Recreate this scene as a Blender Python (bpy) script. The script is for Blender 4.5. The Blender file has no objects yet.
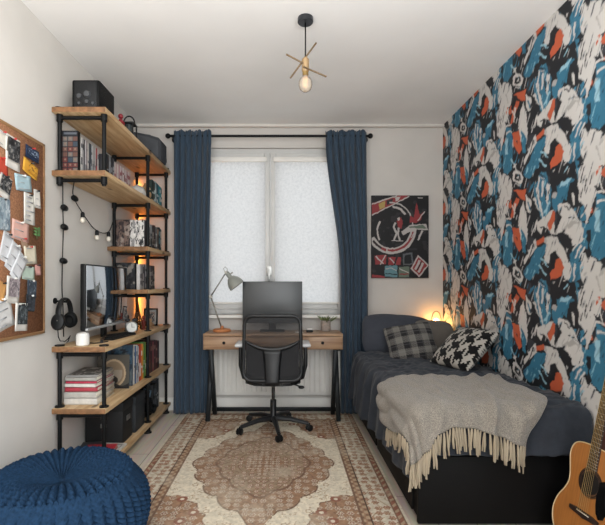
import bpy, bmesh, math, random
import numpy as np
from mathutils import Matrix, Vector, noise
random.seed(7); rng = np.random.RandomState(5)
S = bpy.context.scene; COL = S.collection
PI = math.pi
def lin(h):
    if not isinstance(h, str): return tuple(h)
    h = h.lstrip('#'); v = [int(h[i:i+2], 16)/255 for i in (0, 2, 4)]
    return tuple(x/12.92 if x <= .04045 else ((x+.055)/1.055)**2.4 for x in v)

# ---------------------------------------------------------------- camera, world, lights, exposure
cam_d = bpy.data.cameras.new('camera'); cam = bpy.data.objects.new('camera', cam_d); COL.objects.link(cam)
cam.location = (0, 0, 1.187); cam.rotation_euler = (PI/2, 0, 0)
cam_d.sensor_width = 36; cam_d.lens = 36*430/605; cam_d.shift_x = 17.5/605; cam_d.shift_y = 21.5/605
cam_d.clip_start = .02
S.camera = cam
W = bpy.data.worlds.new('daylight'); S.world = W; W.use_nodes = True
nt = W.node_tree; bg = nt.nodes['Background']
tc = nt.nodes.new('ShaderNodeTexCoord'); sep = nt.nodes.new('ShaderNodeSeparateXYZ'); rmp = nt.nodes.new('ShaderNodeValToRGB')
mr = nt.nodes.new('ShaderNodeMapRange'); mr.inputs['From Min'].default_value = -1; mr.inputs['From Max'].default_value = 1
nt.links.new(tc.outputs['Generated'], sep.inputs[0]); nt.links.new(sep.outputs['Z'], mr.inputs['Value'])
nt.links.new(mr.outputs[0], rmp.inputs[0]); nt.links.new(rmp.outputs[0], bg.inputs['Color'])
rmp.color_ramp.elements[0].position = .25; rmp.color_ramp.elements[0].color = (.42, .40, .37, 1)
rmp.color_ramp.elements[1].position = .75; rmp.color_ramp.elements[1].color = (.93, .97, 1.0, 1)
m2 = nt.nodes.new('ShaderNodeMapRange'); m2.interpolation_type = 'SMOOTHSTEP'   # brighter sky on the open side, overcast behind the window
for k_, v_ in (('From Min', -.35), ('From Max', .35), ('To Min', 2.1), ('To Max', 1.1)): m2.inputs[k_].default_value = v_
m3 = nt.nodes.new('ShaderNodeMapRange'); m3.interpolation_type = 'SMOOTHSTEP'   # and brighter towards the right behind the viewer
for k_, v_ in (('From Min', -.5), ('From Max', .5), ('To Min', .8), ('To Max', 6.6)): m3.inputs[k_].default_value = v_
m4 = nt.nodes.new('ShaderNodeMath'); m4.operation = 'MULTIPLY'
nt.links.new(sep.outputs['X'], m3.inputs['Value']); nt.links.new(m3.outputs[0], m2.inputs['To Min'])
nt.links.new(sep.outputs['Y'], m2.inputs['Value']); m4.inputs[1].default_value = 1.0; nt.links.new(m2.outputs[0], m4.inputs[0]); nt.links.new(m4.outputs[0], bg.inputs['Strength'])
def area(name, loc, rot, sx, sy, power=0, col=(1, 1, 1), portal=False):
    d = bpy.data.lights.new(name, 'AREA'); d.shape = 'RECTANGLE'; d.size = sx; d.size_y = sy; d.energy = power; d.color = col
    if portal: d.cycles.is_portal = True
    o = bpy.data.objects.new(name, d); COL.objects.link(o); o.location = loc; o.rotation_euler = rot
    return o
area('open_side_portal', (.047, -.5, 1.342), (PI/2, 0, 0), 2.88, 2.68, portal=True)
area('window_portal', (-.13, 4.3, 1.70), (-PI/2, 0, 0), 1.2, 1.5, portal=True)
area('added_ceiling_fill', (.05, .16, 1.66), (PI-math.radians(7), 0, 0), 2.5, 2.0, 78, (.985, .985, .985))  # added unseen fill light aimed up, brightens the room off the ceiling
S.view_settings.view_transform = 'Standard'; S.view_settings.look = 'None'
S.view_settings.gamma = 1; S.view_settings.use_curve_mapping = False
S.view_settings.exposure = 0.4

# ---------------------------------------------------------------- materials
MC = {}
def mat(name, col, rough=.55, metal=0, var=.06, vs=8, bump=0, bs=60, spec=.4, coat=0, sheen=0, stretch=(1, 1, 1), col2=None, emit=None, es=0, trans=0, alpha=1):
    if name in MC: return MC[name]
    m = bpy.data.materials.new(name); m.use_nodes = True; n = m.node_tree; L = n.links
    b = n.nodes['Principled BSDF']; c = lin(col)
    b.inputs['Roughness'].default_value = rough; b.inputs['Metallic'].default_value = metal
    b.inputs['Specular IOR Level'].default_value = spec; b.inputs['Coat Weight'].default_value = coat
    b.inputs['Sheen Weight'].default_value = sheen; b.inputs['Transmission Weight'].default_value = trans
    b.inputs['Alpha'].default_value = alpha
    t = n.nodes.new('ShaderNodeTexCoord'); mp = n.nodes.new('ShaderNodeMapping'); mp.inputs['Scale'].default_value = stretch
    L.new(t.outputs['Object'], mp.inputs[0])
    nz = n.nodes.new('ShaderNodeTexNoise'); nz.inputs['Scale'].default_value = vs; nz.inputs['Detail'].default_value = 5
    L.new(mp.outputs[0], nz.inputs['Vector'])
    r = n.nodes.new('ShaderNodeValToRGB')
    a = tuple(max(0, x*(1-var*2.2)) for x in c); d = lin(col2) if col2 else tuple(min(1, x*(1+var*2.2)) for x in c)
    r.color_ramp.elements[0].position = .3; r.color_ramp.elements[1].position = .7
    r.color_ramp.elements[0].color = (*a, 1); r.color_ramp.elements[1].color = (*d, 1)
    L.new(nz.outputs['Fac'], r.inputs[0]); L.new(r.outputs[0], b.inputs['Base Color'])
    if bump:
        n2 = n.nodes.new('ShaderNodeTexNoise'); n2.inputs['Scale'].default_value = bs; n2.inputs['Detail'].default_value = 3
        L.new(mp.outputs[0], n2.inputs['Vector'])
        bp = n.nodes.new('ShaderNodeBump'); bp.inputs['Strength'].default_value = bump; bp.inputs['Distance'].default_value = .01
        L.new(n2.outputs['Fac'], bp.inputs['Height']); L.new(bp.outputs[0], b.inputs['Normal'])
    if emit:
        b.inputs['Emission Color'].default_value = (*lin(emit), 1); b.inputs['Emission Strength'].default_value = es
    MC[name] = m; return m
def wood(name, c1, c2, axis='Y', rough=.5, scale=1.0, knots=True):
    if name in MC: return MC[name]
    m = bpy.data.materials.new(name); m.use_nodes = True; n = m.node_tree; L = n.links; b = n.nodes['Principled BSDF']
    b.inputs['Roughness'].default_value = rough; b.inputs['Specular IOR Level'].default_value = .35
    t = n.nodes.new('ShaderNodeTexCoord'); mp = n.nodes.new('ShaderNodeMapping')
    k = {'X': (1.2, 14, 14), 'Y': (14, 1.2, 14), 'Z': (14, 14, 1.2)}[axis]
    mp.inputs['Scale'].default_value = tuple(x*scale for x in k); L.new(t.outputs['Object'], mp.inputs[0])
    nz = n.nodes.new('ShaderNodeTexNoise'); nz.inputs['Scale'].default_value = 2.2; nz.inputs['Detail'].default_value = 7; nz.inputs['Distortion'].default_value = .8
    L.new(mp.outputs[0], nz.inputs['Vector'])
    r = n.nodes.new('ShaderNodeValToRGB'); r.color_ramp.elements[0].position = .32; r.color_ramp.elements[1].position = .68
    r.color_ramp.elements[0].color = (*lin(c1), 1); r.color_ramp.elements[1].color = (*lin(c2), 1)
    L.new(nz.outputs['Fac'], r.inputs[0]); out = r.outputs[0]
    if knots:
        mk = n.nodes.new('ShaderNodeMapping'); mk.inputs['Scale'].default_value = tuple(2.6 if x < 2 else 6.5 for x in k); L.new(t.outputs['Object'], mk.inputs[0])
        v = n.nodes.new('ShaderNodeTexVoronoi'); v.inputs['Scale'].default_value = 1.3; L.new(mk.outputs[0], v.inputs['Vector'])
        kr = n.nodes.new('ShaderNodeValToRGB'); kr.color_ramp.elements[0].position = .08; kr.color_ramp.elements[1].position = .17
        kr.color_ramp.elements[0].color = (1, 1, 1, 1); kr.color_ramp.elements[1].color = (0, 0, 0, 1)
        L.new(v.outputs['Distance'], kr.inputs[0])
        mx = n.nodes.new('ShaderNodeMix'); mx.data_type = 'RGBA'; L.new(kr.outputs[0], mx.inputs['Factor']); L.new(out, mx.inputs['A'])
        mx.inputs['B'].default_value = (*[x*.35 for x in lin(c1)], 1); out = mx.outputs['Result']
    L.new(out, b.inputs['Base Color'])
    bp = n.nodes.new('ShaderNodeBump'); bp.inputs['Strength'].default_value = .12; bp.inputs['Distance'].default_value = .004
    L.new(nz.outputs['Fac'], bp.inputs['Height']); L.new(bp.outputs[0], b.inputs['Normal'])
    MC[name] = m; return m
def vcol(name, rough=.7, spec=.3, bump=0, bs=200, sheen=0):
    if name in MC: return MC[name]
    m = bpy.data.materials.new(name); m.use_nodes = True; n = m.node_tree; b = n.nodes['Principled BSDF']
    a = n.nodes.new('ShaderNodeVertexColor'); a.layer_name = 'Col'; n.links.new(a.outputs['Color'], b.inputs['Base Color'])
    b.inputs['Roughness'].default_value = rough; b.inputs['Specular IOR Level'].default_value = spec; b.inputs['Sheen Weight'].default_value = sheen
    if bump:
        t = n.nodes.new('ShaderNodeTexCoord'); nz = n.nodes.new('ShaderNodeTexNoise'); nz.inputs['Scale'].default_value = bs; nz.inputs['Detail'].default_value = 3
        bp = n.nodes.new('ShaderNodeBump'); bp.inputs['Strength'].default_value = bump; bp.inputs['Distance'].default_value = .006
        n.links.new(t.outputs['Object'], nz.inputs['Vector']); n.links.new(nz.outputs['Fac'], bp.inputs['Height']); n.links.new(bp.outputs[0], b.inputs['Normal'])
    MC[name] = m; return m

# ---------------------------------------------------------------- mesh helpers
I4 = Matrix.Identity(4)
def T(x, y, z): return Matrix.Translation((x, y, z))
def R(a, ax): return Matrix.Rotation(math.radians(a), 4, ax)
def nb(): return bmesh.new()
def box(bm, lo, hi, bev=0, mi=0, M=I4, seg=2):
    b2 = bmesh.new(); bmesh.ops.create_cube(b2, size=1)
    for v in b2.verts: v.co = Vector([(lo[i]+hi[i])/2 + v.co[i]*(hi[i]-lo[i]) for i in range(3)])
    if bev: bmesh.ops.bevel(b2, geom=b2.edges[:], offset=bev, segments=seg, profile=.5, affect='EDGES')
    join(bm, b2, M, mi)
def join(bm, b2, M=I4, mi=0):
    mp = {v: bm.verts.new(M @ v.co) for v in b2.verts}
    for f in b2.faces:
        try: g = bm.faces.new([mp[v] for v in f.verts]); g.material_index = mi
        except ValueError: pass
    b2.free()
def tube(bm, pts, r, n=10, closed=False, mi=0, cap=True, M=I4):
    pts = [M @ Vector(p) for p in pts]; N = len(pts); rr = r if isinstance(r, (list, tuple)) else [r]*N
    rings = []; prev = None
    for i, p in enumerate(pts):
        if closed: d = pts[(i+1) % N]-pts[i-1]
        else: d = pts[min(i+1, N-1)]-pts[max(i-1, 0)]
        d.normalize()
        if prev is None:
            u = d.orthogonal().normalized()
        else:
            u = prev - d*prev.dot(d); u.normalize()
        prev = u; w = d.cross(u)
        rings.append([bm.verts.new(p + (u*math.cos(2*PI*k/n)+w*math.sin(2*PI*k/n))*rr[i]) for k in range(n)])
    m = N if closed else N-1
    for i in range(m):
        a, b = rings[i], rings[(i+1) % N]
        off = 0
        if closed and i == N-1:
            off = min(range(n), key=lambda o: (a[0].co-b[o].co).length)
        for k in range(n):
            try: bm.faces.new((a[k], a[(k+1) % n], b[(k+1+off) % n], b[(k+off) % n])).material_index = mi
            except ValueError: pass
    if cap and not closed:
        bm.faces.new(rings[0][::-1]).material_index = mi; bm.faces.new(rings[-1]).material_index = mi
def lathe(bm, prof, n=24, M=I4, mi=0):
    rings = []
    for r, z in prof:
        if r <= 1e-6: rings.append([bm.verts.new(M @ Vector((0, 0, z)))])
        else: rings.append([bm.verts.new(M @ Vector((r*math.cos(2*PI*k/n), r*math.sin(2*PI*k/n), z))) for k in range(n)])
    for a, b in zip(rings, rings[1:]):
        for k in range(n):
            k2 = (k+1) % n
            if len(a) == 1 and len(b) == 1: continue
            if len(a) == 1: f = (a[0], b[k2], b[k])
            elif len(b) == 1: f = (a[k], a[k2], b[0])
            else: f = (a[k], a[k2], b[k2], b[k])
            bm.faces.new(f).material_index = mi
def ball(bm, c, r, n=16, M=I4, mi=0):
    r = r if isinstance(r, (tuple, list)) else (r, r, r)
    m = n//2
    lathe(bm, [(math.sin(PI*i/m), -math.cos(PI*i/m)) for i in range(m+1)], n, M @ T(*c) @ Matrix.Diagonal((*r, 1)), mi)
def prism(bm, poly, d0, d1, M=I4, mi=0, bev=0):
    b2 = bmesh.new(); a = [b2.verts.new((x, y, d0)) for x, y in poly]; b = [b2.verts.new((x, y, d1)) for x, y in poly]
    n = len(poly); b2.faces.new(a[::-1]); b2.faces.new(b)
    for i in range(n): b2.faces.new((a[i], a[(i+1) % n], b[(i+1) % n], b[i]))
    if bev: bmesh.ops.bevel(b2, geom=[e for e in b2.edges if abs(e.verts[0].co.z-e.verts[1].co.z) < 1e-6], offset=bev, segments=2, affect='EDGES')
    join(bm, b2, M, mi)
def gridsurf(bm, f, nu, nv, mi=0, cu=False):
    V = [[bm.verts.new(f(i/(nu if cu else nu-1), j/(nv-1))) for j in range(nv)] for i in range(nu)]
    for i in range(nu if cu else nu-1):
        for j in range(nv-1):
            i2 = (i+1) % nu
            bm.faces.new((V[i][j], V[i2][j], V[i2][j+1], V[i][j+1])).material_index = mi
def obj(name, bm, mats, parent=None, loc=None, rot=None, world=False, smooth=35, recalc=True):
    """Links the bmesh as one mesh object. world: the bmesh holds room coordinates; its origin goes to loc / the parent."""
    if recalc: bmesh.ops.recalc_face_normals(bm, faces=bm.faces[:])
    if smooth:
        for e in bm.edges:
            if len(e.link_faces) == 2 and e.calc_face_angle(0) > math.radians(smooth): e.smooth = False
    if world:
        o0 = parent.location if parent and not parent.parent else (wloc(parent) if parent else Vector(loc or (0, 0, 0)))
        bmesh.ops.translate(bm, vec=-Vector(o0), verts=bm.verts[:])
    me = bpy.data.meshes.new(name); bm.to_mesh(me); bm.free()
    for p in me.polygons: p.use_smooth = bool(smooth)
    for m in (mats if isinstance(mats, (list, tuple)) else [mats]): me.materials.append(m)
    o = bpy.data.objects.new(name, me); COL.objects.link(o)
    if parent: o.parent = parent
    if loc is not None: o.location = loc
    if rot is not None: o.rotation_euler = rot
    return o
def wloc(o):
    v = Vector((0, 0, 0))
    while o: v += o.location; o = o.parent
    return v
def tag(o, label, cat, group=None, kind=None):
    o['label'] = label; o['category'] = cat
    if group: o['group'] = group
    if kind: o['kind'] = kind
    return o
def thing(name, label, cat, loc=(0, 0, 0), rot=(0, 0, 0), group=None):
    o = bpy.data.objects.new(name, None); COL.objects.link(o); o.empty_display_size = .05
    o.location = loc; o.rotation_euler = rot
    return tag(o, label, cat, group)
def struct(name, bm, m, loc=(0, 0, 0), smooth=0):
    o = obj(name, bm, m, loc=loc, smooth=smooth, world=True); o['kind'] = 'structure'; return o
def part_label(o, s): o['label'] = s; return o
def dup(root, loc, rot, label, group=None):
    r = root.copy(); COL.objects.link(r); r.location = loc; r.rotation_euler = rot; r['label'] = label
    if group: r['group'] = group
    for ch in list(root.children):
        c = ch.copy(); COL.objects.link(c); c.parent = r
        for g in list(ch.children):
            d = g.copy(); COL.objects.link(d); d.parent = c
    return r
def cmesh(name, nx, ny, pos, col, m, loc=(0, 0, 0), smooth=True):
    """grid mesh from arrays: pos (ny,nx,3), col (ny,nx,3) linear"""
    me = bpy.data.meshes.new(name); N = nx*ny; F = (nx-1)*(ny-1)
    p = (np.asarray(pos).reshape(-1, 3)-np.array(loc)).astype(np.float32)
    me.vertices.add(N); me.vertices.foreach_set('co', p.ravel())
    i = (np.arange(ny-1)[:, None]*nx+np.arange(nx-1)[None, :]).ravel()
    q = np.stack([i, i+1, i+nx+1, i+nx], 1).astype(np.int32)
    me.loops.add(F*4); me.loops.foreach_set('vertex_index', q.ravel())
    me.polygons.add(F); me.polygons.foreach_set('loop_start', np.arange(F, dtype=np.int32)*4)
    me.polygons.foreach_set('use_smooth', np.ones(F, dtype=bool) if smooth else np.zeros(F, dtype=bool))
    me.update(calc_edges=True); me.validate()
    a = me.color_attributes.new('Col', 'FLOAT_COLOR', 'POINT')
    rgba = np.ones((N, 4), np.float32); rgba[:, :3] = np.asarray(col).reshape(-1, 3); a.data.foreach_set('color', rgba.ravel())
    me.materials.append(m); o = bpy.data.objects.new(name, me); COL.objects.link(o); o.location = loc
    return o
def paint(X, Y, img, polys, wrap=None):
    """fills polygons [(rgb, [(x,y)..])] into img, sampled at X, Y"""
    sh = [(0, 0)] if not wrap else [(i*wrap[0], j*wrap[1]) for i in range(-2, 3) for j in range(-2, 3)]
    for c, pts in polys:
        P = np.array(pts, float)
        for dx, dy in sh:
            px, py = P[:, 0]+dx, P[:, 1]+dy
            bb = (X > px.min()) & (X < px.max()) & (Y > py.min()) & (Y < py.max())
            if not bb.any(): continue
            xs, ys = X[bb], Y[bb]; ins = np.zeros(xs.shape, bool); j = len(px)-1
            for k in range(len(px)):
                cnd = ((py[k] > ys) != (py[j] > ys)) & (xs < (px[j]-px[k])*(ys-py[k])/((py[j]-py[k]) or 1e-9)+px[k])
                ins ^= cnd; j = k
            idx = np.where(bb); sel = tuple(a[ins] for a in idx); img[sel] = c
def stroke(c, w, *pts):
    out = []
    for (x0, y0), (x1, y1) in zip(pts, pts[1:]):
        L = math.hypot(x1-x0, y1-y0) or 1; nx, ny = -(y1-y0)/L*w/2, (x1-x0)/L*w/2; ex, ey = (x1-x0)/L*w*.3, (y1-y0)/L*w*.3
        out.append((c, [(x0+nx-ex, y0+ny-ey), (x1+nx+ex, y1+ny+ey), (x1-nx+ex, y1-ny+ey), (x0-nx-ex, y0-ny-ey)]))
    return out
def vnoise(x, y, seed=0):
    xi = np.floor(x).astype(int); yi = np.floor(y).astype(int); fx = x-xi; fy = y-yi
    def h(a, b):
        n = (a*374761393+b*668265263+seed*974711) & 0x7fffffff; n = ((n ^ (n >> 13))*1274126177) & 0x7fffffff
        return ((n ^ (n >> 16)) & 0xffff)/65535.
    fx = fx*fx*(3-2*fx); fy = fy*fy*(3-2*fy)
    return (h(xi, yi)*(1-fx)+h(xi+1, yi)*fx)*(1-fy)+(h(xi, yi+1)*(1-fx)+h(xi+1, yi+1)*fx)*fy
def fbm(x, y, seed=0, o=4):
    s = 0; a = .5
    for k in range(o): s = s+a*vnoise(x*2**k, y*2**k, seed+k*17); a *= .5
    return s

BLACK = mat('black_pipe_iron', '#121314', .5, .3, .1, spec=.25)
PINE = wood('pine_board', '#a08059', '#c8ac86', 'Y')
PAPERW = mat('white_paper', '#e4e0d8', .8)
PAGES = mat('book_pages', '#d8d0bf', .85, var=.08, vs=90)
BPL = mat('black_plastic', '#121314', .42, var=.05, spec=.25)
MBL = mat('matte_black', '#0e0f10', .7, spec=.2)
STEEL = mat('brushed_steel', '#9a9a98', .3, .9)
# ---------------------------------------------------------------- room shell
XL, XR, YB, YF, H = -1.394, 1.488, 4.05, -.5, 2.684
WALL = mat('warm_white_paint', '#cfcbc5', .85, var=.02, vs=3, bump=.05, bs=150)
CEIL = mat('ceiling_paint', '#e4e3e1', .9, var=.015, vs=2)
WHITE = mat('white_gloss_trim', '#dcdad5', .45, var=.02)
def floor_mat():
    m = bpy.data.materials.new('grey_oak_laminate'); m.use_nodes = True; n = m.node_tree; L = n.links; b = n.nodes['Principled BSDF']
    b.inputs['Roughness'].default_value = .45
    t = n.nodes.new('ShaderNodeTexCoord'); mp = n.nodes.new('ShaderNodeMapping'); mp.inputs['Rotation'].default_value = (0, 0, PI/2); L.new(t.outputs['Object'], mp.inputs[0])
    br = n.nodes.new('ShaderNodeTexBrick'); br.inputs['Scale'].default_value = 1; br.inputs['Brick Width'].default_value = 1.2; br.inputs['Row Height'].default_value = .19
    br.inputs['Mortar Size'].default_value = .0025; br.inputs['Color1'].default_value = (*lin('#b5a99b'), 1); br.inputs['Color2'].default_value = (*lin('#c0b5a8'), 1); br.inputs['Mortar'].default_value = (*lin('#6e645b'), 1)
    L.new(mp.outputs[0], br.inputs['Vector'])
    m2 = n.nodes.new('ShaderNodeMapping'); m2.inputs['Scale'].default_value = (30, 2, 1); L.new(t.outputs['Object'], m2.inputs[0])
    nz = n.nodes.new('ShaderNodeTexNoise'); nz.inputs['Scale'].default_value = 2; nz.inputs['Detail'].default_value = 6; L.new(m2.outputs[0], nz.inputs['Vector'])
    mx = n.nodes.new('ShaderNodeMix'); mx.data_type = 'RGBA'; mx.blend_type = 'OVERLAY'; mx.inputs['Factor'].default_value = .35
    L.new(br.outputs['Color'], mx.inputs['A']); L.new(nz.outputs['Color'], mx.inputs['B']); L.new(mx.outputs['Result'], b.inputs['Base Color'])
    return m
bm = nb(); box(bm, (XL-.1, YF, -.1), (XR+.1, YB+.12, 0)); struct('floor', bm, floor_mat())
bm = nb(); box(bm, (XL-.1, YF, H), (XR+.1, YB+.12, H+.1)); struct('ceiling', bm, CEIL)
bm = nb(); box(bm, (XL-.1, YF, 0), (XL, YB+.12, H)); struct('wall_left', bm, WALL)
WX0, WX1, WZ0, WZ1 = -.80, .60, .90, 2.47        # window opening
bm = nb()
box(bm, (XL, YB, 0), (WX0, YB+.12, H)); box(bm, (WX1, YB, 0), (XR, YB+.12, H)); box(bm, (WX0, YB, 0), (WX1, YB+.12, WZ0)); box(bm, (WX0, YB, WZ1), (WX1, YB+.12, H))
struct('wall_back', bm, mat('backlit_wall_paint', '#c3bfba', .85, var=.02, vs=3, bump=.05, bs=150))  # same paint as the left wall, backlit shade put into its colour
# papered wall: painted repeat, kept as colour on a dense wall face
TILE = 't2452,2030,2545,2028,2614,1941,2687,1885,2666,1853,2614,1833,2526,1876,2488,1954,2457,1988|t2908,2097,2859,2056,2840,1949,2871,1920,2908,1942|t3013,2116,2908,2097,2908,1929,2986,2002|t2507,2460,2452,2448,2429,2388,2405,2349,2408,2239,2425,2193,2488,2177,2516,2230,2574,2340,2570,2401,2531,2416|t2262,1924,2126,1923,2136,1855,2200,1817,2239,1813,2270,1842|t2160,2087,2122,2048,2130,1985,2171,1931,2229,1908,2247,1954,2203,2012,2167,2038|t2077,2065,2030,2066,1994,2036,1976,1936,2040,1922,2099,1953,2109,1985|n2030,2181,1976,2155,1976,2050,2030,2074,2042,2142|t2067,2246,1982,2211,1976,2155,2055,2171|t2341,2344,2262,2370,2206,2341,2254,2331,2309,2236,2361,2276|t2349,1677,2277,1632,2232,1747,2309,1735,2357,1726|l2317,1737,2232,1747,2262,1719,2333,1710|t2391,1670,2309,1633,2325,1605,2366,1581,2399,1629|t2126,1607,2067,1623,2093,1545,2133,1504,2171,1491,2163,1557|t2099,1509,2030,1552,1976,1525,1976,1341,2080,1358,2106,1444|l2067,1531,2030,1543,2030,1435,2067,1440|w2352,2230,2325,2244,2274,2238,2232,2201,2186,2153,2142,2075,2157,2024,2229,2005,2262,2060,2309,2083,2357,2079,2336,2135,2309,2163,2349,2208|g2277,2121,2232,2137,2171,2121,2217,2111,2262,2095|d2297,2229,2247,2191,2244,2193,2293,2232|d2263,2158,2180,2133,2180,2136,2264,2163|g2305,2089,2258,2129,2264,2133,2315,2096|w2391,2223,2470,2189,2545,2174,2535,2117,2498,2103,2479,2133,2422,2121,2408,2089,2371,2086,2377,2157,2371,2207|w2452,2075,2408,2079,2349,2062,2306,2018,2232,1885,2254,1832,2296,1844,2309,1927,2371,1993,2408,1983,2429,1923,2474,1928,2450,2029,2501,2067|d2509,2136,2414,2109,2415,2114,2510,2145|d2487,2099,2431,2106,2434,2110,2493,2107|d2419,2097,2384,2062,2378,2063,2408,2099|d2344,2076,2293,2074,2232,2035,2239,2004,2280,2009,2328,2034|d2293,2011,2262,2005,2262,1970,2280,1966|w2280,1999,2262,1997,2268,1972|o2371,2214,2391,2215,2434,2142,2411,2110,2367,2169|o2475,2084,2554,2059,2549,2036,2468,2051|o2366,1953,2325,1947,2298,1895,2306,1855,2331,1846,2408,1828,2420,1863,2371,1897|d2417,1975,2371,1981,2333,1948,2371,1939,2408,1908|w2551,2083,2681,1954,2670,1930,2539,2028|w2546,2190,2600,2103,2590,2097,2530,2180|d2579,2053,2639,1953,2632,1950,2568,2047|w2553,2377,2482,2177,2467,2173,2527,2368|w2583,2325,2516,2235,2504,2234,2562,2323|w2444,2380,2450,2286,2430,2277,2413,2364|w2490,2404,2499,2320,2486,2314,2468,2393|w2462,2307,2438,2249,2428,2246,2444,2301|w2524,2438,2541,2374,2531,2368,2507,2428|d2478,2358,2456,2290,2447,2287,2463,2353|d2505,2442,2482,2401,2475,2399,2492,2439|d2525,2335,2500,2277,2494,2276,2516,2332|l2423,2271,2476,2213,2466,2206,2407,2260|l2506,1957,2435,1901,2428,1904,2494,1962|l2528,1919,2454,1852,2444,1855,2511,1923|d2532,1830,2451,1788,2447,1791,2525,1836|w2501,1794,2468,1784,2467,1788,2499,1800|w2811,2533,2783,2541,2724,2519,2687,2477,2694,2447,2724,2425,2776,2449,2816,2492|d2788,2518,2724,2500,2711,2465,2742,2458,2788,2489|w2769,2497,2733,2487,2742,2472|d2815,2474,2700,2421,2699,2426,2814,2483|w2804,2592,2769,2531,2758,2527,2784,2586|o2806,2423,2738,2405,2651,2392,2664,2325,2716,2342,2760,2390|o2765,2364,2731,2346,2811,2240,2847,2229,2811,2315|w2986,2584,2908,2550,2847,2516,2820,2419,2878,2358,2960,2385,3013,2490|w2934,2390,2854,2358,2878,2266,2921,2282|w2651,2359,2602,2312,2590,2261,2626,2235,2660,2290|w2738,2237,2687,2327,2651,2228,2639,2094,2668,2004,2733,2136|t2711,2153,2651,2098,2660,1993,2698,2016|t2642,2318,2622,2260,2613,2258,2628,2314|o2816,2177,2733,2163,2702,2032,2729,2014,2799,2085|d2776,2117,2751,2102,2760,2075|w2832,2333,2780,2262,2769,2261,2813,2330|w2785,2332,2805,2237,2794,2232,2767,2323|w2908,2241,2827,2231,2833,2241,2919,2258|o2867,2392,2915,2317,2904,2311,2848,2381|w2708,2240,2747,2179,2739,2175,2695,2233|l2845,2013,2802,1963,2793,1964,2828,2013|w2794,1939,2763,1959,2772,1965,2809,1948|o2960,2259,2941,2156,2926,2152,2934,2251|w3000,2246,2967,2138,2951,2134,2974,2239|t3043,2438,3022,2316,3003,2309,3010,2426|w2117,1840,2086,1912,2030,1913,1994,1881,1976,1831,1994,1744,2052,1750,2057,1674,2090,1617,2133,1578,2171,1611,2188,1692,2180,1761,2144,1805|w2067,1659,2048,1628,2086,1571,2111,1492,2126,1475,2117,1549,2144,1582|d2162,1698,2136,1771,2142,1774,2173,1702|d2129,1644,2117,1709,2122,1711,2137,1646|d2095,1664,2083,1720,2089,1722,2104,1667|d2156,1621,2146,1669,2151,1671,2165,1624|g2061,1850,2033,1775,2026,1775,2049,1849|d2180,1777,2140,1784,2143,1789,2187,1787|w2047,1747,2032,1668,2027,1667,2037,1745|w2029,1669,2008,1617,2002,1617,2019,1669|o1994,1744,2030,1705,2005,1681,1976,1700|w2056,1574,2002,1575,2004,1582,2059,1585|w2011,1576,1975,1560,1972,1566,2005,1585|w2231,2281,2218,2211,2211,2208,2219,2276|w2236,1660,2221,1594,2213,1593,2223,1658|w2155,2047,2231,1983,2222,1976,2140,2036|w2163,2011,2211,1944,2203,1939,2150,2002|w2137,1991,2178,1945,2172,1941,2127,1984|w2215,1912,2223,1821,2212,1817,2196,1905|l2151,1901,2172,1865,2165,1861,2140,1894|w2110,1597,2161,1518,2155,1515,2100,1593|d2123,1581,2150,1545,2144,1542,2114,1576|d2122,2067,2098,2071,2086,2032,2106,2004,2090,1956,2111,1915,2126,1955,2115,1998|g2388,1804,2362,1821,2367,1824,2396,1810|l2266,1809,2297,1783,2291,1779,2256,1802|t2606,1744,2567,1797,2578,1803,2625,1752|w2265,1848,2297,1829,2292,1825,2257,1842'
TW, TH = .84, .62
PALW = {'w': lin('#c9c6c2'), 't': lin('#34718c'), 'o': lin('#bd5a3a'), 'd': lin('#1b1d22'), 'l': lin('#94bccb'), 'n': lin('#27457a'), 'g': lin('#a9a6a2')}
polys = []
for s_ in TILE.split('|'):
    q = [int(x)/1000 for x in s_[1:].split(',')]
    polys.append((PALW[s_[0]], list(zip(q[::2], q[1::2]))))
ny_, nz_ = 280, 208
gy, gz = np.meshgrid((np.arange(ny_)+.5)*TW/ny_+2.0, (np.arange(nz_)+.5)*TH/nz_+1.3)
wy = gy+.012*(vnoise(gy*38, gz*38, 3)-.5)+.006*(vnoise(gy*90, gz*90, 4)-.5); wz = gz+.014*(vnoise(gy*38, gz*30, 8)-.5)
tile = np.zeros((nz_, ny_, 3)); tile[:] = PALW['d']
tile[vnoise(gy*16, gz*9, 21) > .80] = lin('#34363d')
paint(wy, wz, tile, polys, (TW, TH))
dab = (vnoise(gy*60+gz*40, gz*14, 5) > .86) & (tile[..., 2] > .2)       # dry-brush breaks
tile[dab] *= .72
wh = (tile[..., 0] > .4) & (tile[..., 2] > .4)                           # dry strands inside the pale strokes
st = vnoise((gy*.8+gz*.35)*95, gz*17, 31); tile[wh & (st > .82)] = lin('#a3a3a3'); tile[wh & (st > .90)] = lin('#2b2d33')
tl_ = (tile[..., 2] > .2) & (tile[..., 0] < .12); tile[tl_ & (st > .87)] = lin('#7fb0c2'); tile[tl_ & (st < .10)] = lin('#1f4a62')
dk_ = tile.max(-1) < .06; s2 = vnoise((gy+gz*.5)*60, (gz-gy*.2)*15, 44); tile[dk_ & (s2 > .86)] = lin('#a9a7a5'); tile[dk_ & (s2 < .08)] = lin('#3b7c98')
def tile_at(y, z):
    fy = ((y-2.0)/TW % 1)*ny_; fz = ((z-1.3)/TH % 1)*nz_
    i0 = np.floor(fy-.5).astype(int); j0 = np.floor(fz-.5).astype(int); a = (fy-.5-i0)[..., None]; b = (fz-.5-j0)[..., None]
    g = lambda i, j: tile[j % nz_, i % ny_]
    return (g(i0, j0)*(1-a)+g(i0+1, j0)*a)*(1-b)+(g(i0, j0+1)*(1-a)+g(i0+1, j0+1)*a)*b
nY, nZ = 520, 440
yy, zz = np.meshgrid(np.linspace(1.15, YB, nY), np.linspace(0, H, nZ))
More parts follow.
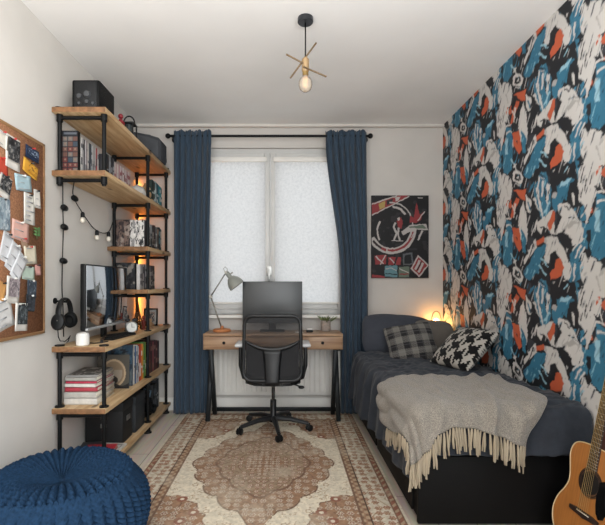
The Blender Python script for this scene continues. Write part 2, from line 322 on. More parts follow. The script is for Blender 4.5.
wp = cmesh('wall_right', nY, nZ, np.stack([np.full_like(yy, XR), yy, zz], -1)[:, ::-1], tile_at(yy, zz)[:, ::-1], vcol('brushstroke_wallpaper', .62, .4, .06, 260), (XR, 2.6, 1.3), smooth=False)
wp['kind'] = 'structure'
bm = nb(); box(bm, (XR+.002, YF, 0), (XR+.1, YB+.12, H)); box(bm, (XR, YF, 0), (XR+.002, 1.15, H)); struct('wall_right_core', bm, mat('papered_wall_core', '#6f7d86', .7, var=.3, vs=5))
bm = nb(); box(bm, (XL, YB-.014, 0), (XR, YB, .12), .003); struct('baseboard_back', bm, WHITE)
bm = nb(); box(bm, (XL, YF, 0), (XL+.012, YB-.014, .07), .003); struct('baseboard_left', bm, WHITE)
bm = nb(); box(bm, (XL, YB-.05, H-.03), (XR, YB, H), .012); struct('trim_1', bm, WALL)
# window: frame, two casements, panes, handle, sill
win = bpy.data.objects.new('window_1', None); COL.objects.link(win); win.location = (-.1, YB, WZ0); win['kind'] = 'structure'
WF = mat('white_window_frame', '#c3c3c1', .4, var=.02)
bm = nb(); y0, y1 = YB+.03, YB+.1
box(bm, (WX0, y0, WZ0), (WX0+.07, y1, WZ1), .004); box(bm, (WX1-.07, y0, WZ0), (WX1, y1, WZ1), .004)
box(bm, (WX0, y0, WZ0), (WX1, y1, WZ0+.07), .004); box(bm, (WX0, y0, WZ1-.06), (WX1, y1, WZ1), .004)
obj('window_frame', bm, WF, win, world=True)
XM = -.14
for a, b in ((WX0+.05, XM-.002), (XM+.002, WX1-.05)):
    bm = nb(); z0, z1 = WZ0+.05, WZ1-.045
    for lo, hi in (((a, z0), (a+.055, z1)), ((b-.055, z0), (b, z1)), ((a+.055, z0), (b-.055, z0+.06)), ((a+.055, z1-.055), (b-.055, z1))):
        box(bm, (lo[0], y0-.02, lo[1]), (hi[0], y1-.02, hi[1]), .005)
    c = obj('casement', bm, WF, win, world=True)
    bm = nb(); box(bm, (a+.05, y0+.012, z0+.05), (b-.05, y0+.018, z1-.05))
    g = bpy.data.materials.get('window_glass')
    if not g:
        g = bpy.data.materials.new('window_glass'); g.use_nodes = True; n = g.node_tree; n.nodes.remove(n.nodes['Principled BSDF'])
        tr = n.nodes.new('ShaderNodeBsdfTransparent'); gl = n.nodes.new('ShaderNodeBsdfGlossy'); gl.inputs['Roughness'].default_value = .02; mx = n.nodes.new('ShaderNodeMixShader'); mx.inputs[0].default_value = .06
        n.links.new(tr.outputs[0], mx.inputs[1]); n.links.new(gl.outputs[0], mx.inputs[2]); n.links.new(mx.outputs[0], n.nodes['Material Output'].inputs[0])
    obj('pane', bm, g, c, world=True)
bm = nb(); box(bm, (XM-.035, y0-.026, 1.26), (XM+.035-.02, y0-.016, 1.36), .003); tube(bm, [(XM-.01, y0-.03, 1.31), (XM-.01, y0-.05, 1.31)], .009); box(bm, (XM-.02, y0-.062, 1.20), (XM, y0-.046, 1.325), .005)
obj('window_handle', bm, STEEL, win, world=True)
bm = nb(); box(bm, (WX0-.06, YB-.07, WZ0-.03), (WX1+.06, YB+.03, WZ0), .006); struct('window_sill', bm, WHITE)
# blinds
def blind_mat():
    m = bpy.data.materials.new('blind_fabric'); m.use_nodes = True; n = m.node_tree; L = n.links; n.nodes.remove(n.nodes['Principled BSDF'])
    t = n.nodes.new('ShaderNodeTexCoord'); nz = n.nodes.new('ShaderNodeTexNoise'); nz.inputs['Scale'].default_value = 42; nz.inputs['Detail'].default_value = 8; nz.inputs['Roughness'].default_value = .75
    L.new(t.outputs['Object'], nz.inputs['Vector'])
    r = n.nodes.new('ShaderNodeValToRGB'); r.color_ramp.elements[0].position = .36; r.color_ramp.elements[1].position = .58
    r.color_ramp.elements[0].color = (.74, .755, .77, 1); r.color_ramp.elements[1].color = (.87, .88, .89, 1); L.new(nz.outputs['Fac'], r.inputs[0])
    a = n.nodes.new('ShaderNodeBsdfTranslucent'); d = n.nodes.new('ShaderNodeBsdfDiffuse'); mx = n.nodes.new('ShaderNodeMixShader'); mx.inputs[0].default_value = .25
    L.new(r.outputs[0], a.inputs[0]); L.new(r.outputs[0], d.inputs[0]); L.new(a.outputs[0], mx.inputs[1]); L.new(d.outputs[0], mx.inputs[2]); L.new(mx.outputs[0], n.nodes['Material Output'].inputs[0])
    return m
BF = blind_mat()
for k, (a, b, lab) in enumerate(((WX0+.09, XM-.045, 'white translucent roller blind over the left window casement'), (XM+.045, WX1-.09, 'white translucent roller blind over the right window casement'))):
    t = thing('roller_blind', lab, 'blind', ((a+b)/2, YB, WZ1-.09), group='window blinds')
    bm = nb(); gridsurf(bm, lambda u, v: (a+(b-a)*u, YB-.002+.0015*math.sin(u*9), 1.015+(WZ1-.12-1.015)*v), 24, 4); obj('blind_fabric', bm, BF, t, world=True)
    bm = nb(); box(bm, (a-.015, YB-.012, WZ1-.135), (b+.015, YB+.022, WZ1-.085), .012); obj('blind_cassette', bm, WHITE, t, world=True)
    bm = nb(); box(bm, (a, YB-.008, 1.0), (b, YB+.004, 1.018), .004); obj('bottom_bar', bm, WHITE, t, world=True)
# radiator
t = thing('radiator', 'white ribbed panel radiator under the window behind the desk', 'radiator', (-.07, YB-.06, .15))
bm = nb(); box(bm, (-.68, YB-.075, .16), (.54, YB-.03, .68), .006); obj('panel', bm, WHITE, t, world=True)
bm = nb()
for i in range(26): box(bm, (-.66+i*.0465, YB-.088, .19), (-.66+i*.0465+.026, YB-.072, .65), .006)
obj('ribs', bm, WHITE, t, world=True)
bm = nb()
for x in (-.60, .46):
    bm = nb(); box(bm, (x-.02, YB-.05, .2), (x+.02, YB-.001, .3)); obj('bracket', bm, WHITE, t, world=True)
# ---------------------------------------------------------------- rug
RX0, RX1, RY0, RY1 = -.905, .62, 1.74, 3.93
nx, ny = 380, 520
gx, gy = np.meshgrid(np.linspace(RX0, RX1, nx), np.linspace(RY0, RY1, ny))
u = gx-(RX0+RX1)/2; v = gy-(RY0+RY1)/2; hw, hl = (RX1-RX0)/2, (RY1-RY0)/2
au, av = np.abs(u), np.abs(v); ed = np.minimum(hw-au, hl-av)
CR, TE, TN, BR, RD, DK, GR = [1.04*np.array(lin(c)) for c in ('#cdc2ae', '#8f6f58', '#a28c74', '#725848', '#855747', '#4c3a31', '#93897b')]
c = np.zeros((ny, nx, 3)); c[:] = CR
# flowers: rings, petals and vines, mirrored about both axes
def flowers(sc, seed, dens=.55):
    X, Y = au*sc, av*sc; xi, yi = np.floor(X), np.floor(Y); best = np.full(X.shape, 9.); ang = np.zeros(X.shape); key = np.zeros(X.shape)
    for dx in (-1, 0, 1):
        for dy in (-1, 0, 1):
            a, b = (xi+dx).astype(int), (yi+dy).astype(int)
            jx = vnoise(a*7.3+.5, b*5.1+.5, seed); jy = vnoise(a*3.7+.2, b*9.9+.7, seed+3); kk = vnoise(a*11.1+.3, b*2.3+.1, seed+9)
            ex, ey = X-(a+.25+.5*jx), Y-(b+.25+.5*jy); d = np.hypot(ex, ey); m = (d < best) & (kk > 1-dens-.2)
            best = np.where(m, d, best); ang = np.where(m, np.arctan2(ey, ex), ang); key = np.where(m, kk, key)
    return best, ang, key
def deco(mask, base, cols, sc, seed):
    c[mask] = base
    d, a, k = flowers(sc, seed); rad = .36+.07*np.cos(a*6)
    n1 = fbm(au*30, av*30, seed)
    vine = np.abs(np.sin(au*sc*2.1+2*np.sin(av*sc*1.3+seed))-.6*np.sin(av*sc*2.4)) < .13
    c[mask & vine] = cols[1]
    ring = mask & (d < rad) & (d > rad-.12); c[ring] = cols[0]
    c[mask & (d < rad-.12)] = cols[2]; c[mask & (d < .12)] = cols[0]
    c[mask & (n1 > .62)] = c[mask & (n1 > .62)]*.8+cols[1]*.2
field = ed > .235
deco(ed < .24, CR*.84, (RD*1.05, TN*.85, TN), 20, 2)
c[field] = CR
sp = fbm(au*22, av*22, 40); c[field & (np.abs(sp-.5) < .012)] = TN; d_, a_, k_ = flowers(17, 61, .1); c[field & (d_ < .3+.06*np.cos(a_*5)) & (d_ > .2)] = TN*.95
# spandrels
q = np.hypot((hw-.235-au)/.30, (hl-.235-av)/.44); qa = np.arctan2(hl-.235-av, hw-.235-au)
qs = q*(1+.07*np.abs(np.sin(qa*9)))
deco(field & (qs < 1), TE*1.05, (CR*.82, BR, RD), 20, 6)
c[field & (qs >= 1) & (qs < 1.02) & (fbm(gx*40, gy*40, 52) > .4)] = BR
# medallion
r = ((np.abs(u)/.45)**1.45+(np.abs(v)/.68)**1.45)**(1/1.45); th = np.arctan2(v/.60, u/.47)
pet = 1+.07*np.abs(np.cos(th*8))-.05
tip = (au/.11+np.maximum(av-.58, 0)/.24 < 1) & (av > .5)
med = (r < pet) | tip
rim = ((r < pet+.022) | ((au/.12+np.maximum(av-.58, 0)/.255 < 1) & (av > .5))) & ~med
c[rim & field & (fbm(gx*40, gy*40, 51) > .36)] = BR*.85
deco(med, TE, (CR*.82, BR, RD), 21, 11)
deco(r < .62+.05*np.abs(np.cos(th*6)), TN*.8, (RD, BR, CR*.85), 24, 15)
mr_ = (r > .62+.05*np.abs(np.cos(th*6))) & (r < .655+.05*np.abs(np.cos(th*6))); c[mr_] = BR
deco(r < .27+.03*np.cos(th*8), TE*.95, (CR*.85, BR, RD), 27, 19)
# small field blossoms
for (bx, by) in ((.20, .78), (.38, .70), (.33, .62), (0, .86), (.42, .48)):
    d = np.hypot(au-bx, av-by); c[(d < .030) & (ed > .235)] = RD; c[(d < .012)] = CR
# border bands
for lo, hi, cc in ((.0, .018, CR*.95), (.018, .026, BR), (.05, .058, BR), (.185, .193, DK), (.228, .238, BR)): c[(ed >= lo) & (ed < hi)] = cc
g1 = (ed >= .026) & (ed < .05); c[g1] = RD; c[g1 & (np.sin((au+av)*110) > .2)] = TN
g2 = (ed >= .193) & (ed < .228); c[g2] = TE*1.05; c[g2 & (np.sin(au*120)*np.sin(av*120) > .15)] = TN*1.05; c[g2 & (np.sin(au*120)*np.sin(av*120) < -.55)] = BR
wear = fbm(gx*7, gy*7, 77); k = .02+np.clip((wear-.42)*1.4, 0, .34)[..., None]
c = c*(1-k)+(CR*.9)*k; c *= (.66+.64*fbm(gx*75, gy*75, 90))[..., None]
hgt = .009+.0015*fbm(gx*30, gy*30, 5); hgt[0], hgt[-1], hgt[:, 0], hgt[:, -1] = .0005, .0005, .0005, .0005
o = cmesh('rug', nx, ny, np.stack([gx, gy, hgt], -1), c, vcol('woven_rug', .95, .1, .35, 420), ((RX0+RX1)/2, (RY0+RY1)/2, 0))
tag(o, 'faded terracotta and cream medallion rug on the floor beside the bed', 'rug')
# ---------------------------------------------------------------- curtains and rod
t = thing('curtain_rod', 'black metal curtain rod with knob ends above the window', 'curtain rod', (-.14, 3.93, 2.54))
bm = nb(); tube(bm, [(-1.06, 3.93, 2.54), (.77, 3.93, 2.54)], .0115, 12); obj('rod', bm, BLACK, t, world=True)
for x in (-1.07, .78):
    bm = nb(); ball(bm, (x, 3.93, 2.54), .024, 14); obj('finial', bm, BLACK, t, world=True)
for x in (-1.035, .75):
    bm = nb(); tube(bm, [(x, 3.93, 2.54), (x, YB, 2.54)], .009, 8); lathe(bm, [(0, 0), (.028, 0), (.028, .012), (0, .012)], 16, T(x, YB-.012, 2.54) @ R(-90, 'X')); obj('bracket', bm, BLACK, t, world=True)
CUR = mat('navy_curtain_linen', '#354453', .9, var=.05, vs=60, bump=.12, bs=500, spec=.15, sheen=.15, stretch=(1, 1, .3))
def curtain(lab, xa, xb, xa2, xb2, seed):
    rnd = random.Random(seed); nf = 7; ph = [rnd.uniform(-.5, .5) for _ in range(20)]
    bm = nb()
    def f(u, v):
        z = .012+(2.585-.012)*v; e = min(1, (1-v)*1.9); e = e*e*(3-2*e)
        a = xa*(1-e)+xa2*e; b = xb*(1-e)+xb2*e
        uu = u+.014*math.sin(u*21+ph[3]*4)*(.4+.6*e)
        amp = .032+.012*e*math.sin(u*5+ph[1]*5)
        w = math.sin(uu*nf*2*PI+ph[0]*3+.6*math.sin(v*2.2+ph[2]*4+u*4))
        y = 3.93+amp*w+.008*math.sin(u*31+v*4+ph[4])
        x = a+(b-a)*u+.012*math.cos(uu*nf*2*PI+ph[0]*3)
        if v > .955:                                     # gathered heading
            y = 3.93+(.017+.007*math.sin(u*95+seed))*(1 if w > 0 else -1)*min(1, abs(w)*3+.2)
            z += .010*math.sin(u*70+seed)*(v-.955)/.045
        return (x, y, z)
    gridsurf(bm, f, 150, 70)
    o = obj('curtain', bm, CUR, loc=((xa+xb)/2, 3.93, 0), world=True, smooth=80)
    md = o.modifiers.new('cloth_thickness', 'SOLIDIFY'); md.thickness = .004
    tag(o, lab, 'curtain', 'window curtains')
curtain('long navy curtain left of the window beside the pipe shelf', -1.02, -.68, -1.02, -.705, 3)
curtain('long navy curtain right of the window next to the bed', .36, .735, .505, .75, 11)
# ---------------------------------------------------------------- pipe shelf
XS = -1.07          # front edge of the boards
BZ = {'b0': .085, 'b1': .443, 'b2': .812, 's1': 1.143, 's2': 1.48, 's3': 1.865, 's4': 2.243}
shelf = thing('pipe_shelf', 'tall black pipe shelving unit with pine boards along the left wall', 'shelving unit', (-1.24, 3.3, 0))
for k, y0 in (('b0', 2.56), ('b1', 2.56), ('b2', 2.56), ('s1', 3.36), ('s2', 3.36), ('s3', 2.56), ('s4', 2.56)):
    z = BZ[k]; bm = nb(); box(bm, (XL+.004, y0, z-.032), (XS, 4.025, z), .003); bm.normal_update()
    for f in bm.faces:
        if f.normal.y < -.9: f.material_index = 1
    obj('shelf_board', bm, [PINE, mat('pine_end_grain', '#7d5a3c', .7, var=.15, vs=40)], shelf, world=True)
PX = (-1.362, -1.094)
def posts(y, segs):
    for x in PX:
        for z0, z1 in segs:
            bm = nb(); tube(bm, [(x, y, z0), (x, y, z1)], .0125, 12)
            for z in sorted(BZ.values()):
                if z0-.05 < z < z1+.05 and not (y < 3 and .9 < z < 1.7):
                    tube(bm, [(x, y, z-.075), (x, y, z-.032)], .019, 12)
                    tube(bm, [(x, y, z), (x, y, z+.008)], .028, 12)
            obj('post', bm, BLACK, shelf, world=True)
            if z0 == 0:
                bm = nb(); lathe(bm, [(0, .012), (.028, .012), (.031, 0), (0, 0)], 16, T(x, y, 0)); obj('floor_flange', bm, BLACK, shelf, world=True)
posts(2.60, [(0, .80), (1.78, 2.225)]); posts(3.43, [(0, 2.225)]); posts(3.955, [(0, 2.225)])
for y in (2.60, 3.43, 3.955):
    for k, z in BZ.items():
        if y < 3 and k in ('s1', 's2'): continue
        bm = nb(); tube(bm, [(PX[0], y, z-.052), (PX[1], y, z-.052)], .0115, 12); obj('cross_pipe', bm, BLACK, shelf, world=True)
# warm light strip in the corner
LED = mat('warm_light_strip', '#ffb060', .5, emit='#ff9a3c', es=22)
bm = nb(); box(bm, (XL+.003, YB-.028, .86), (XL+.012, YB-.014, 2.15), .002); o = obj('light_strip', bm, LED, loc=(XL+.01, YB-.02, 1.5), world=True)
tag(o, 'glowing warm light strip running up the corner behind the pipe shelf', 'light strip')

ORD = ['first', 'second', 'third', 'fourth', 'fifth', 'sixth', 'seventh', 'eighth', 'ninth', 'tenth', 'eleventh', 'twelfth', 'thirteenth', 'fourteenth', 'fifteenth', 'sixteenth']
def cm(h): return mat('cover_'+h.strip('#'), h, .55, var=.05, vs=40)
def volume(name, lab, cat, x, y, z, th, hh, dd, col, band='#d8d4cc', grp=None, lean=0, pages=True, bands=2, seed=0):
    """upright volume: spine on +X, thickness along Y; origin at the near bottom corner of the spine"""
    rnd = random.Random(seed+int(y*1000)); bm = nb()
    box(bm, (-dd, .0, 0), (0, min(.004, th*.2), hh), .0012); box(bm, (-dd, th-min(.004, th*.2), 0), (0, th, hh), .0012); box(bm, (-.004, 0, 0), (0, th, hh), .0012)
    box(bm, (-dd+.004, .002, .004), (-.003, th-.002, hh-.004), mi=1)
    for b in range(bands):
        z0 = hh*rnd.uniform(.12, .75); h2 = hh*rnd.uniform(.05, .2)
        box(bm, (-.0005, th*.18, z0), (.0006, th*.82, min(z0+h2, hh*.95)), mi=2)
    o = obj(name, bm, [cm(col), PAGES if pages else cm(col), cm(band)], loc=(x, y, z), rot=(math.radians(lean), 0, 0))
    return tag(o, lab, cat, grp)
def collage(bm_loc, size, n, m, seed, axis, pal):
    """patch picture printed on a box face, returned as polygons"""
# -- top board
t = thing('amplifier', 'small black amplifier box with knobs at the near end of the top board', 'amplifier', (-1.235, 2.78, 2.243))
BT = mat('black_tolex', '#0c0d0e', .6, bump=.3, bs=300, spec=.2)
bm = nb(); box(bm, (-.088, -.115, .006), (.085, .125, .212), .012); obj('case', bm, BT, t)
bm = nb(); box(bm, (-.07, -.119, .022), (.07, -.113, .20), .004); obj('front_panel', bm, mat('dark_grille', '#1a1b1d', .5, bump=.3, bs=600), t)
for x, z, r in ((-.035, .105, .017), (.012, .118, .022), (.012, .07, .014), (.05, .06, .010), (-.035, .06, .010)):
    bm = nb(); lathe(bm, [(0, .014), (r*.8, .014), (r, 0), (0, 0)], 16, T(x, -.119, z) @ R(90, 'X')); obj('knob', bm, mat('knob_grey', '#55575a', .35, .4), t)
bm = nb(); tube(bm, [(-.05, 0, .212), (-.045, 0, .228), (.045, 0, .228), (.05, 0, .212)], .006, 8); obj('handle', bm, BPL, t)
for x in (-.06, .06):
    for y in (-.09, .09):
        bm = nb(); lathe(bm, [(0, 0), (.01, 0), (.01, .008), (0, .008)], 10, T(x, y, 0)); obj('foot', bm, BPL, t)
t = thing('red_figurine', 'small red standing figurine behind the black amplifier on the top board', 'figurine', (-1.135, 2.97, 2.243))
RED = mat('red_glossy', '#84202a', .3)
bm = nb(); lathe(bm, [(0, 0), (.022, 0), (.02, .02), (.014, .04), (.018, .06), (.012, .08), (0, .085)], 14); obj('body', bm, RED, t)
bm = nb(); ball(bm, (0, 0, .102), .018, 12); obj('head', bm, RED, t)
bm = nb()
for s in (-1, 1): tube(bm, [(s*.012, 0, .07), (s*.026, -.004, .05), (s*.024, -.012, .035)], .006, 8)
obj('arms', bm, RED, t)
t = thing('lantern', 'small dark grey lantern with a handle on the top board', 'lantern', (-1.135, 3.13, 2.243))
bm = nb(); box(bm, (-.05, -.05, 0), (.05, .05, .012), .004); box(bm, (-.045, -.045, .10), (.045, .045, .112), .004)
for x in (-.04, .04):
    for y in (-.04, .04): tube(bm, [(x, y, .01), (x, y, .102)], .006, 8)
obj('frame', bm, BPL, t)
bm = nb(); lathe(bm, [(0, .012), (.03, .012), (.032, .05), (.03, .1), (0, .1)], 18); obj('glass', bm, mat('smoky_glass', '#3a4144', .15), t)
bm = nb(); tube(bm, [(-.04, 0, .11)]+[(-.04*math.cos(a), 0, .115+.05*math.sin(a)) for a in [PI*i/8 for i in range(9)]]+[(.04, 0, .11)], .005, 8); obj('handle', bm, BPL, t)
t = thing('speaker', 'dark grey rounded speaker case at the far end of the top board', 'speaker', (-1.19, 3.74, 2.243))
bm = nb(); prism(bm, [(-.125, 0), (.13, 0), (.135, .03), (.135, .165), (.115, .19), (.04, .212), (-.09, .24), (-.115, .232), (-.125, .21)], -.10, .09, R(90, 'X'), bev=.012); obj('case', bm, mat('charcoal_fabric', '#3a3d42', .75, bump=.3, bs=500), t)
bm = nb(); prism(bm, [(-.105, .02), (.115, .02), (.115, .16), (.035, .19), (-.085, .215), (-.105, .2)], .09, .098, R(90, 'X'), bev=.003); obj('grille', bm, mat('speaker_grille', '#4a4d52', .6, bump=.5, bs=900), t)
# -- third board (s3): box set, cases, books
def art_panel(name, w, h, seed, pal, parent, M, mname='printed_art', nx=34, ny=44):
    """a printed picture: abstract patches, a thin panel of its own"""
    gx, gy = np.meshgrid(np.linspace(0, 1, nx), np.linspace(0, 1, ny)); P = [np.array(lin(c)) for c in pal]
    img = np.zeros((ny, nx, 3)); img[:] = P[0]
    n = fbm(gx*6, gy*8, seed); n2 = fbm(gx*9+5, gy*7, seed+5); n3 = fbm(gx*4+9, gy*4, seed+8)
    img[n > .5] = P[1 % len(P)]; img[(n2 > .56)] = P[2 % len(P)]; img[(n3 > .58)] = P[3 % len(P)]; img *= (.8+.4*vnoise(gx*20, gy*24, seed+2))[..., None]
    pos = np.stack([(gx-.5)*w, np.zeros_like(gx), gy*h], -1)
    o = cmesh(name, nx, ny, pos, img, vcol(mname, .5)); o.parent = parent; o.matrix_local = M
    return o
t = thing('box_set', 'dark box set with small portrait pictures at the near end of the upper row', 'box set', (-1.330, 2.632, 1.865))
bm = nb(); box(bm, (-.062, .001, 0), (.062, .034, .262), .003); obj('box', bm, MBL, t)
gx, gy = np.meshgrid(np.linspace(0, 1, 50), np.linspace(0, 1, 100)); img = np.zeros((100, 50, 3)); img[:] = lin('#23252b')
cellx, celly = np.floor(gx*4), np.floor(gy*8); fx, fy = gx*4-cellx, gy*8-celly; rr = vnoise(cellx*3.3+.5, celly*5.7+.5, 4)
pic = (np.abs(fx-.5) < .44) & (np.abs(fy-.5) < .42) & (celly < 7)
img[pic] = lin('#6e4f47'); img[pic & (rr > .5)] = lin('#77716d'); img[pic & (rr > .72)] = lin('#6e3a38'); img[pic & (rr < .25)] = lin('#3d4a57'); img[pic & (np.hypot(fx-.5, fy-.55) < .2) & (rr > .4)] = lin('#93796b')
img *= .75
img[(celly == 7) & (gx > .3) & (gx < .95) & (np.abs(fy-.5) < .22)] = lin('#5a5e66')
o = cmesh('printed_front', 50, 100, np.stack([(gx-.5)*.122, np.zeros_like(gx), .002+gy*.258], -1), img, vcol('printed_art', .5)); o.parent = t
y = 2.672; i = 0
for th, col in ((.022, '#dddbd9'), (.016, '#a9a8aa'), (.014, '#3a3d42'), (.018, '#cfcfd1'), (.015, '#8f7f80'), (.016, '#d8d5d1'), (.018, '#565a60'), (.014, '#1f2a38'), (.018, '#a7b0b5'), (.016, '#dcdad8'), (.014, '#8a8c90'), (.018, '#cccac8'), (.022, '#b14a4e'), (.02, '#dcd8d7')):
    cn = {'#3a3d42': 'charcoal', '#565a60': 'dark grey', '#1f2a38': 'navy', '#b14a4e': 'red', '#8f7f80': 'mauve grey'}.get(col, 'pale grey')
    volume('game_case', f'{cn} spine game case, {ORD[i]} behind the picture box set on the upper row', 'game case', -1.268, y, 1.865, th, .236, .118, col, '#7c7f86' if i % 2 else '#4a4a52', 'game cases on the upper row', pages=False, seed=i); y += th+.001; i += 1
y += .02
for i, (th, col) in enumerate(((.03, '#2b2c31'), (.026, '#77797e'), (.022, '#26272b'), (.024, '#3c3b42'), (.02, '#c3bab6'), (.02, '#b79a98'), (.022, '#d2cac6'), (.018, '#b98b8e'), (.02, '#cfc5c5'), (.02, '#c0a9ab'), (.022, '#d8d0cc'), (.02, '#c4b2b0'), (.022, '#d5cac8'), (.02, '#bd9a9c'), (.022, '#d2cac6'), (.02, '#c9bcbb'))):
    cn = 'dark' if i < 4 else ('pink' if col in ('#b79a98', '#b98b8e', '#c0a9ab', '#bd9a9c', '#c4b2b0') else 'white')
    volume('book', f'{cn} spine paperback, {ORD[i]} after the red game case on the upper row', 'book', -1.222, y, 1.865, th*1.25, .215 if i < 4 else .20, .13, col, '#8b3c44' if i > 3 else '#8d8f94', 'paperbacks on the upper row', seed=i+40); y += th*1.25+.001
t = thing('cap', 'pale grey cloth cap lying on the upper row by the second pipe post', 'cap', (-1.142, 3.33, 1.865))
CAPM = mat('grey_cloth', '#a8a5a0', .9, bump=.2, bs=200)
bm = nb(); lathe(bm, [(.062, 0), (.064, .02), (.058, .048), (.040, .072), (.018, .083), (0, .085)], 24, Matrix.Diagonal((1, 1.15, 1, 1))); obj('crown', bm, CAPM, t)
bm = nb(); gridsurf(bm, lambda u, v: (.10*(v-.5)*1.15, -.055-.05*u*math.cos((v-.5)*2.6), .012-.008*u), 6, 12); o = obj('brim', bm, mat('dark_brim', '#4d4c4e', .8), t); o.modifiers.new('thick', 'SOLIDIFY').thickness = .004
bm = nb(); ball(bm, (0, 0, .087), .008, 10); obj('button', bm, CAPM, t)
t = thing('toy_bear', 'small tan toy bear sitting on the upper row beside the second pipe post', 'toy', (-1.135, 3.51, 1.865))
BEAR = mat('tan_plush', '#a98762', .95, bump=.4, bs=300)
bm = nb(); ball(bm, (0, 0, .045), (.035, .03, .045), 14); ball(bm, (0, 0, .105), .03, 14)
for s in (-1, 1):
    ball(bm, (.0, s*.024, .13), .011, 10); ball(bm, (.028, s*.022, .012), (.024, .013, .012), 10); ball(bm, (.02, s*.034, .055), (.014, .011, .026), 10)
obj('body', bm, BEAR, t)
bm = nb(); ball(bm, (.026, 0, .099), (.012, .014, .011), 10); obj('muzzle', bm, mat('cream_plush', '#d8c6a6', .95), t)
bm = nb()
for s in (-1, 1): ball(bm, (.026, s*.011, .112), .004, 8)
ball(bm, (.038, 0, .103), .004, 8); obj('eyes', bm, MBL, t)
y = 3.67
for i, (th, hh, col, cn) in enumerate(((.05, .215, '#2a3a36', 'dark green'), (.034, .205, '#4a4b44', 'olive grey'), (.04, .22, '#8fa9ad', 'pale blue'), (.045, .215, '#2f5666', 'slate blue'), (.042, .21, '#33808c', 'teal'), (.045, .205, '#2e9aa4', 'bright teal'), (.03, .2, '#2b6670', 'deep teal'))):
    volume('book', f'{cn} spine hardback, {ORD[i]} past the toy bear on the upper row', 'book', -1.135, y, 1.865, th, hh, .05, col, '#c9d4d2', 'teal hardbacks on the upper row', seed=i+80); y += th+.001
# -- s2: volumes with picture spines
t = thing('box_set', 'dark picture box at the near end of the second small shelf', 'box set', (-1.245, 3.455, 1.48))
bm = nb(); box(bm, (-.115, .001, 0), (.115, .085, .225), .003); obj('box', bm, mat('box_maroon_black', '#2c2527', .5), t)
art_panel('printed_front', .112, .22, 31, ('#3a3031', '#6a5850', '#1f1d20', '#8d8078'), t, T(-.057, 0, .002)); art_panel('printed_front', .112, .22, 37, ('#d4d2ce', '#cfccc8', '#25262a', '#8b8a8a'), t, T(.057, 0, .002))
y = 3.545
for i, (th, col, bd, cn) in enumerate(((.06, '#c4c4c2', '#1e1f22', 'white and black'), (.05, '#8f9192', '#1c1c1e', 'grey'), (.05, '#2d2628', '#9a8f88', 'dark'), (.04, '#3a2a2c', '#b8aca4', 'maroon'), (.055, '#6d7072', '#d8d8d6', 'steel grey'), (.04, '#9a7c68', '#2a2a2c', 'tan'), (.045, '#28313a', '#6fa0a8', 'navy'), (.04, '#3d5a5c', '#c9c5bd', 'dark teal'))):
    volume('comic_volume', f'{cn} spine comic volume, {ORD[i]} after the dark picture box on the small shelf', 'book', -1.13, y, 1.48, th, .215-.01*(i % 3), .15, col, bd, 'comic volumes on the second small shelf', bands=5, seed=i+120); y += th+.001
# -- s1
t = thing('box_set', 'black picture box at the near end of the small shelf behind the wall monitor', 'box set', (-1.285, 3.46, 1.143))
bm = nb(); box(bm, (-.08, .001, 0), (.08, .07, .215), .003); obj('box', bm, MBL, t)
art_panel('printed_front', .156, .21, 57, ('#202124', '#303136', '#17181a', '#77726c'), t, T(0, 0, .002))
y = 3.46
for i, (th, col, cn) in enumerate(((.026, '#b9b6b4', 'pale grey'), (.024, '#8f8d90', 'mid grey'), (.026, '#a8a3a2', 'warm grey'), (.022, '#4d4c52', 'charcoal'), (.026, '#b1aeb0', 'silver grey'), (.024, '#8a7478', 'mauve'), (.026, '#5a4a50', 'plum'), (.024, '#a5a09c', 'stone grey'), (.028, '#6c6468', 'smoke grey'), (.026, '#3f3b40', 'dark grey'), (.026, '#574a45', 'brown'), (.03, '#2f3a38', 'green black'))):
    volume('film_case', f'{cn} spine film case, {ORD[i]} after the black picture box on the lowest small shelf', 'film case', -1.165, y, 1.143, th*1.2, .205, .03, col, '#2c2c30' if i < 5 else '#b5b0ac', 'film cases on the lowest small shelf', pages=False, bands=4, seed=i+160); y += th*1.2+.001
# -- b2: monitor, stand, keyboard and small things
MON = thing('monitor', 'large dark monitor on the shelf by the left wall, reflecting the window', 'monitor', (-1.235, 2.985, .812), (0, 0, math.radians(88.8)))
bm = nb(); box(bm, (-.335, -.012, .085), (.335, .022, .50), .006); obj('casing', bm, BPL, MON)
bm = nb(); box(bm, (-.336, -.024, .083), (.336, -.010, .1), .003); obj('lower_bezel', bm, mat('satin_silver', '#b5b6b6', .35, .6), MON)
LENS = mat('lens_black', '#07090c', .06, var=.01, spec=.9, coat=1)
SCR = mat('mirror_dark_screen', '#c4c8cc', .05, 1.0, var=.01)
bm = nb(); box(bm, (-.325, -.0145, .103), (.325, -.0118, .49), .0005); obj('screen', bm, SCR, MON)
bm = nb(); box(bm, (-.03, .012, .01), (.03, .035, .25), .004); obj('stand_neck', bm, BPL, MON)
bm = nb(); tube(bm, [(-.25, -.075, .012), (-.02, .01, .016), (.28, -.075, .012)], .0095, 10); obj('stand_foot', bm, BPL, MON)
KB = thing('keyboard', 'slim black keyboard lying under the wall monitor', 'keyboard', (-1.165, 3.02, .812), (0, 0, math.radians(84)))
bm = nb(); box(bm, (-.17, -.045, 0), (.17, .045, .014), .005); obj('keyboard_base', bm, BPL, KB)
bm = nb()
for r_ in range(4):
    for q_ in range(14): box(bm, (-.162+q_*.0232, -.04+r_*.02, .013), (-.162+q_*.0232+.019, -.04+r_*.02+.016, .019), .002)
obj('keys', bm, MBL, KB)
t = thing('smart_speaker', 'small white rounded speaker at the near corner of the shelf', 'speaker', (-1.235, 2.625, .812))
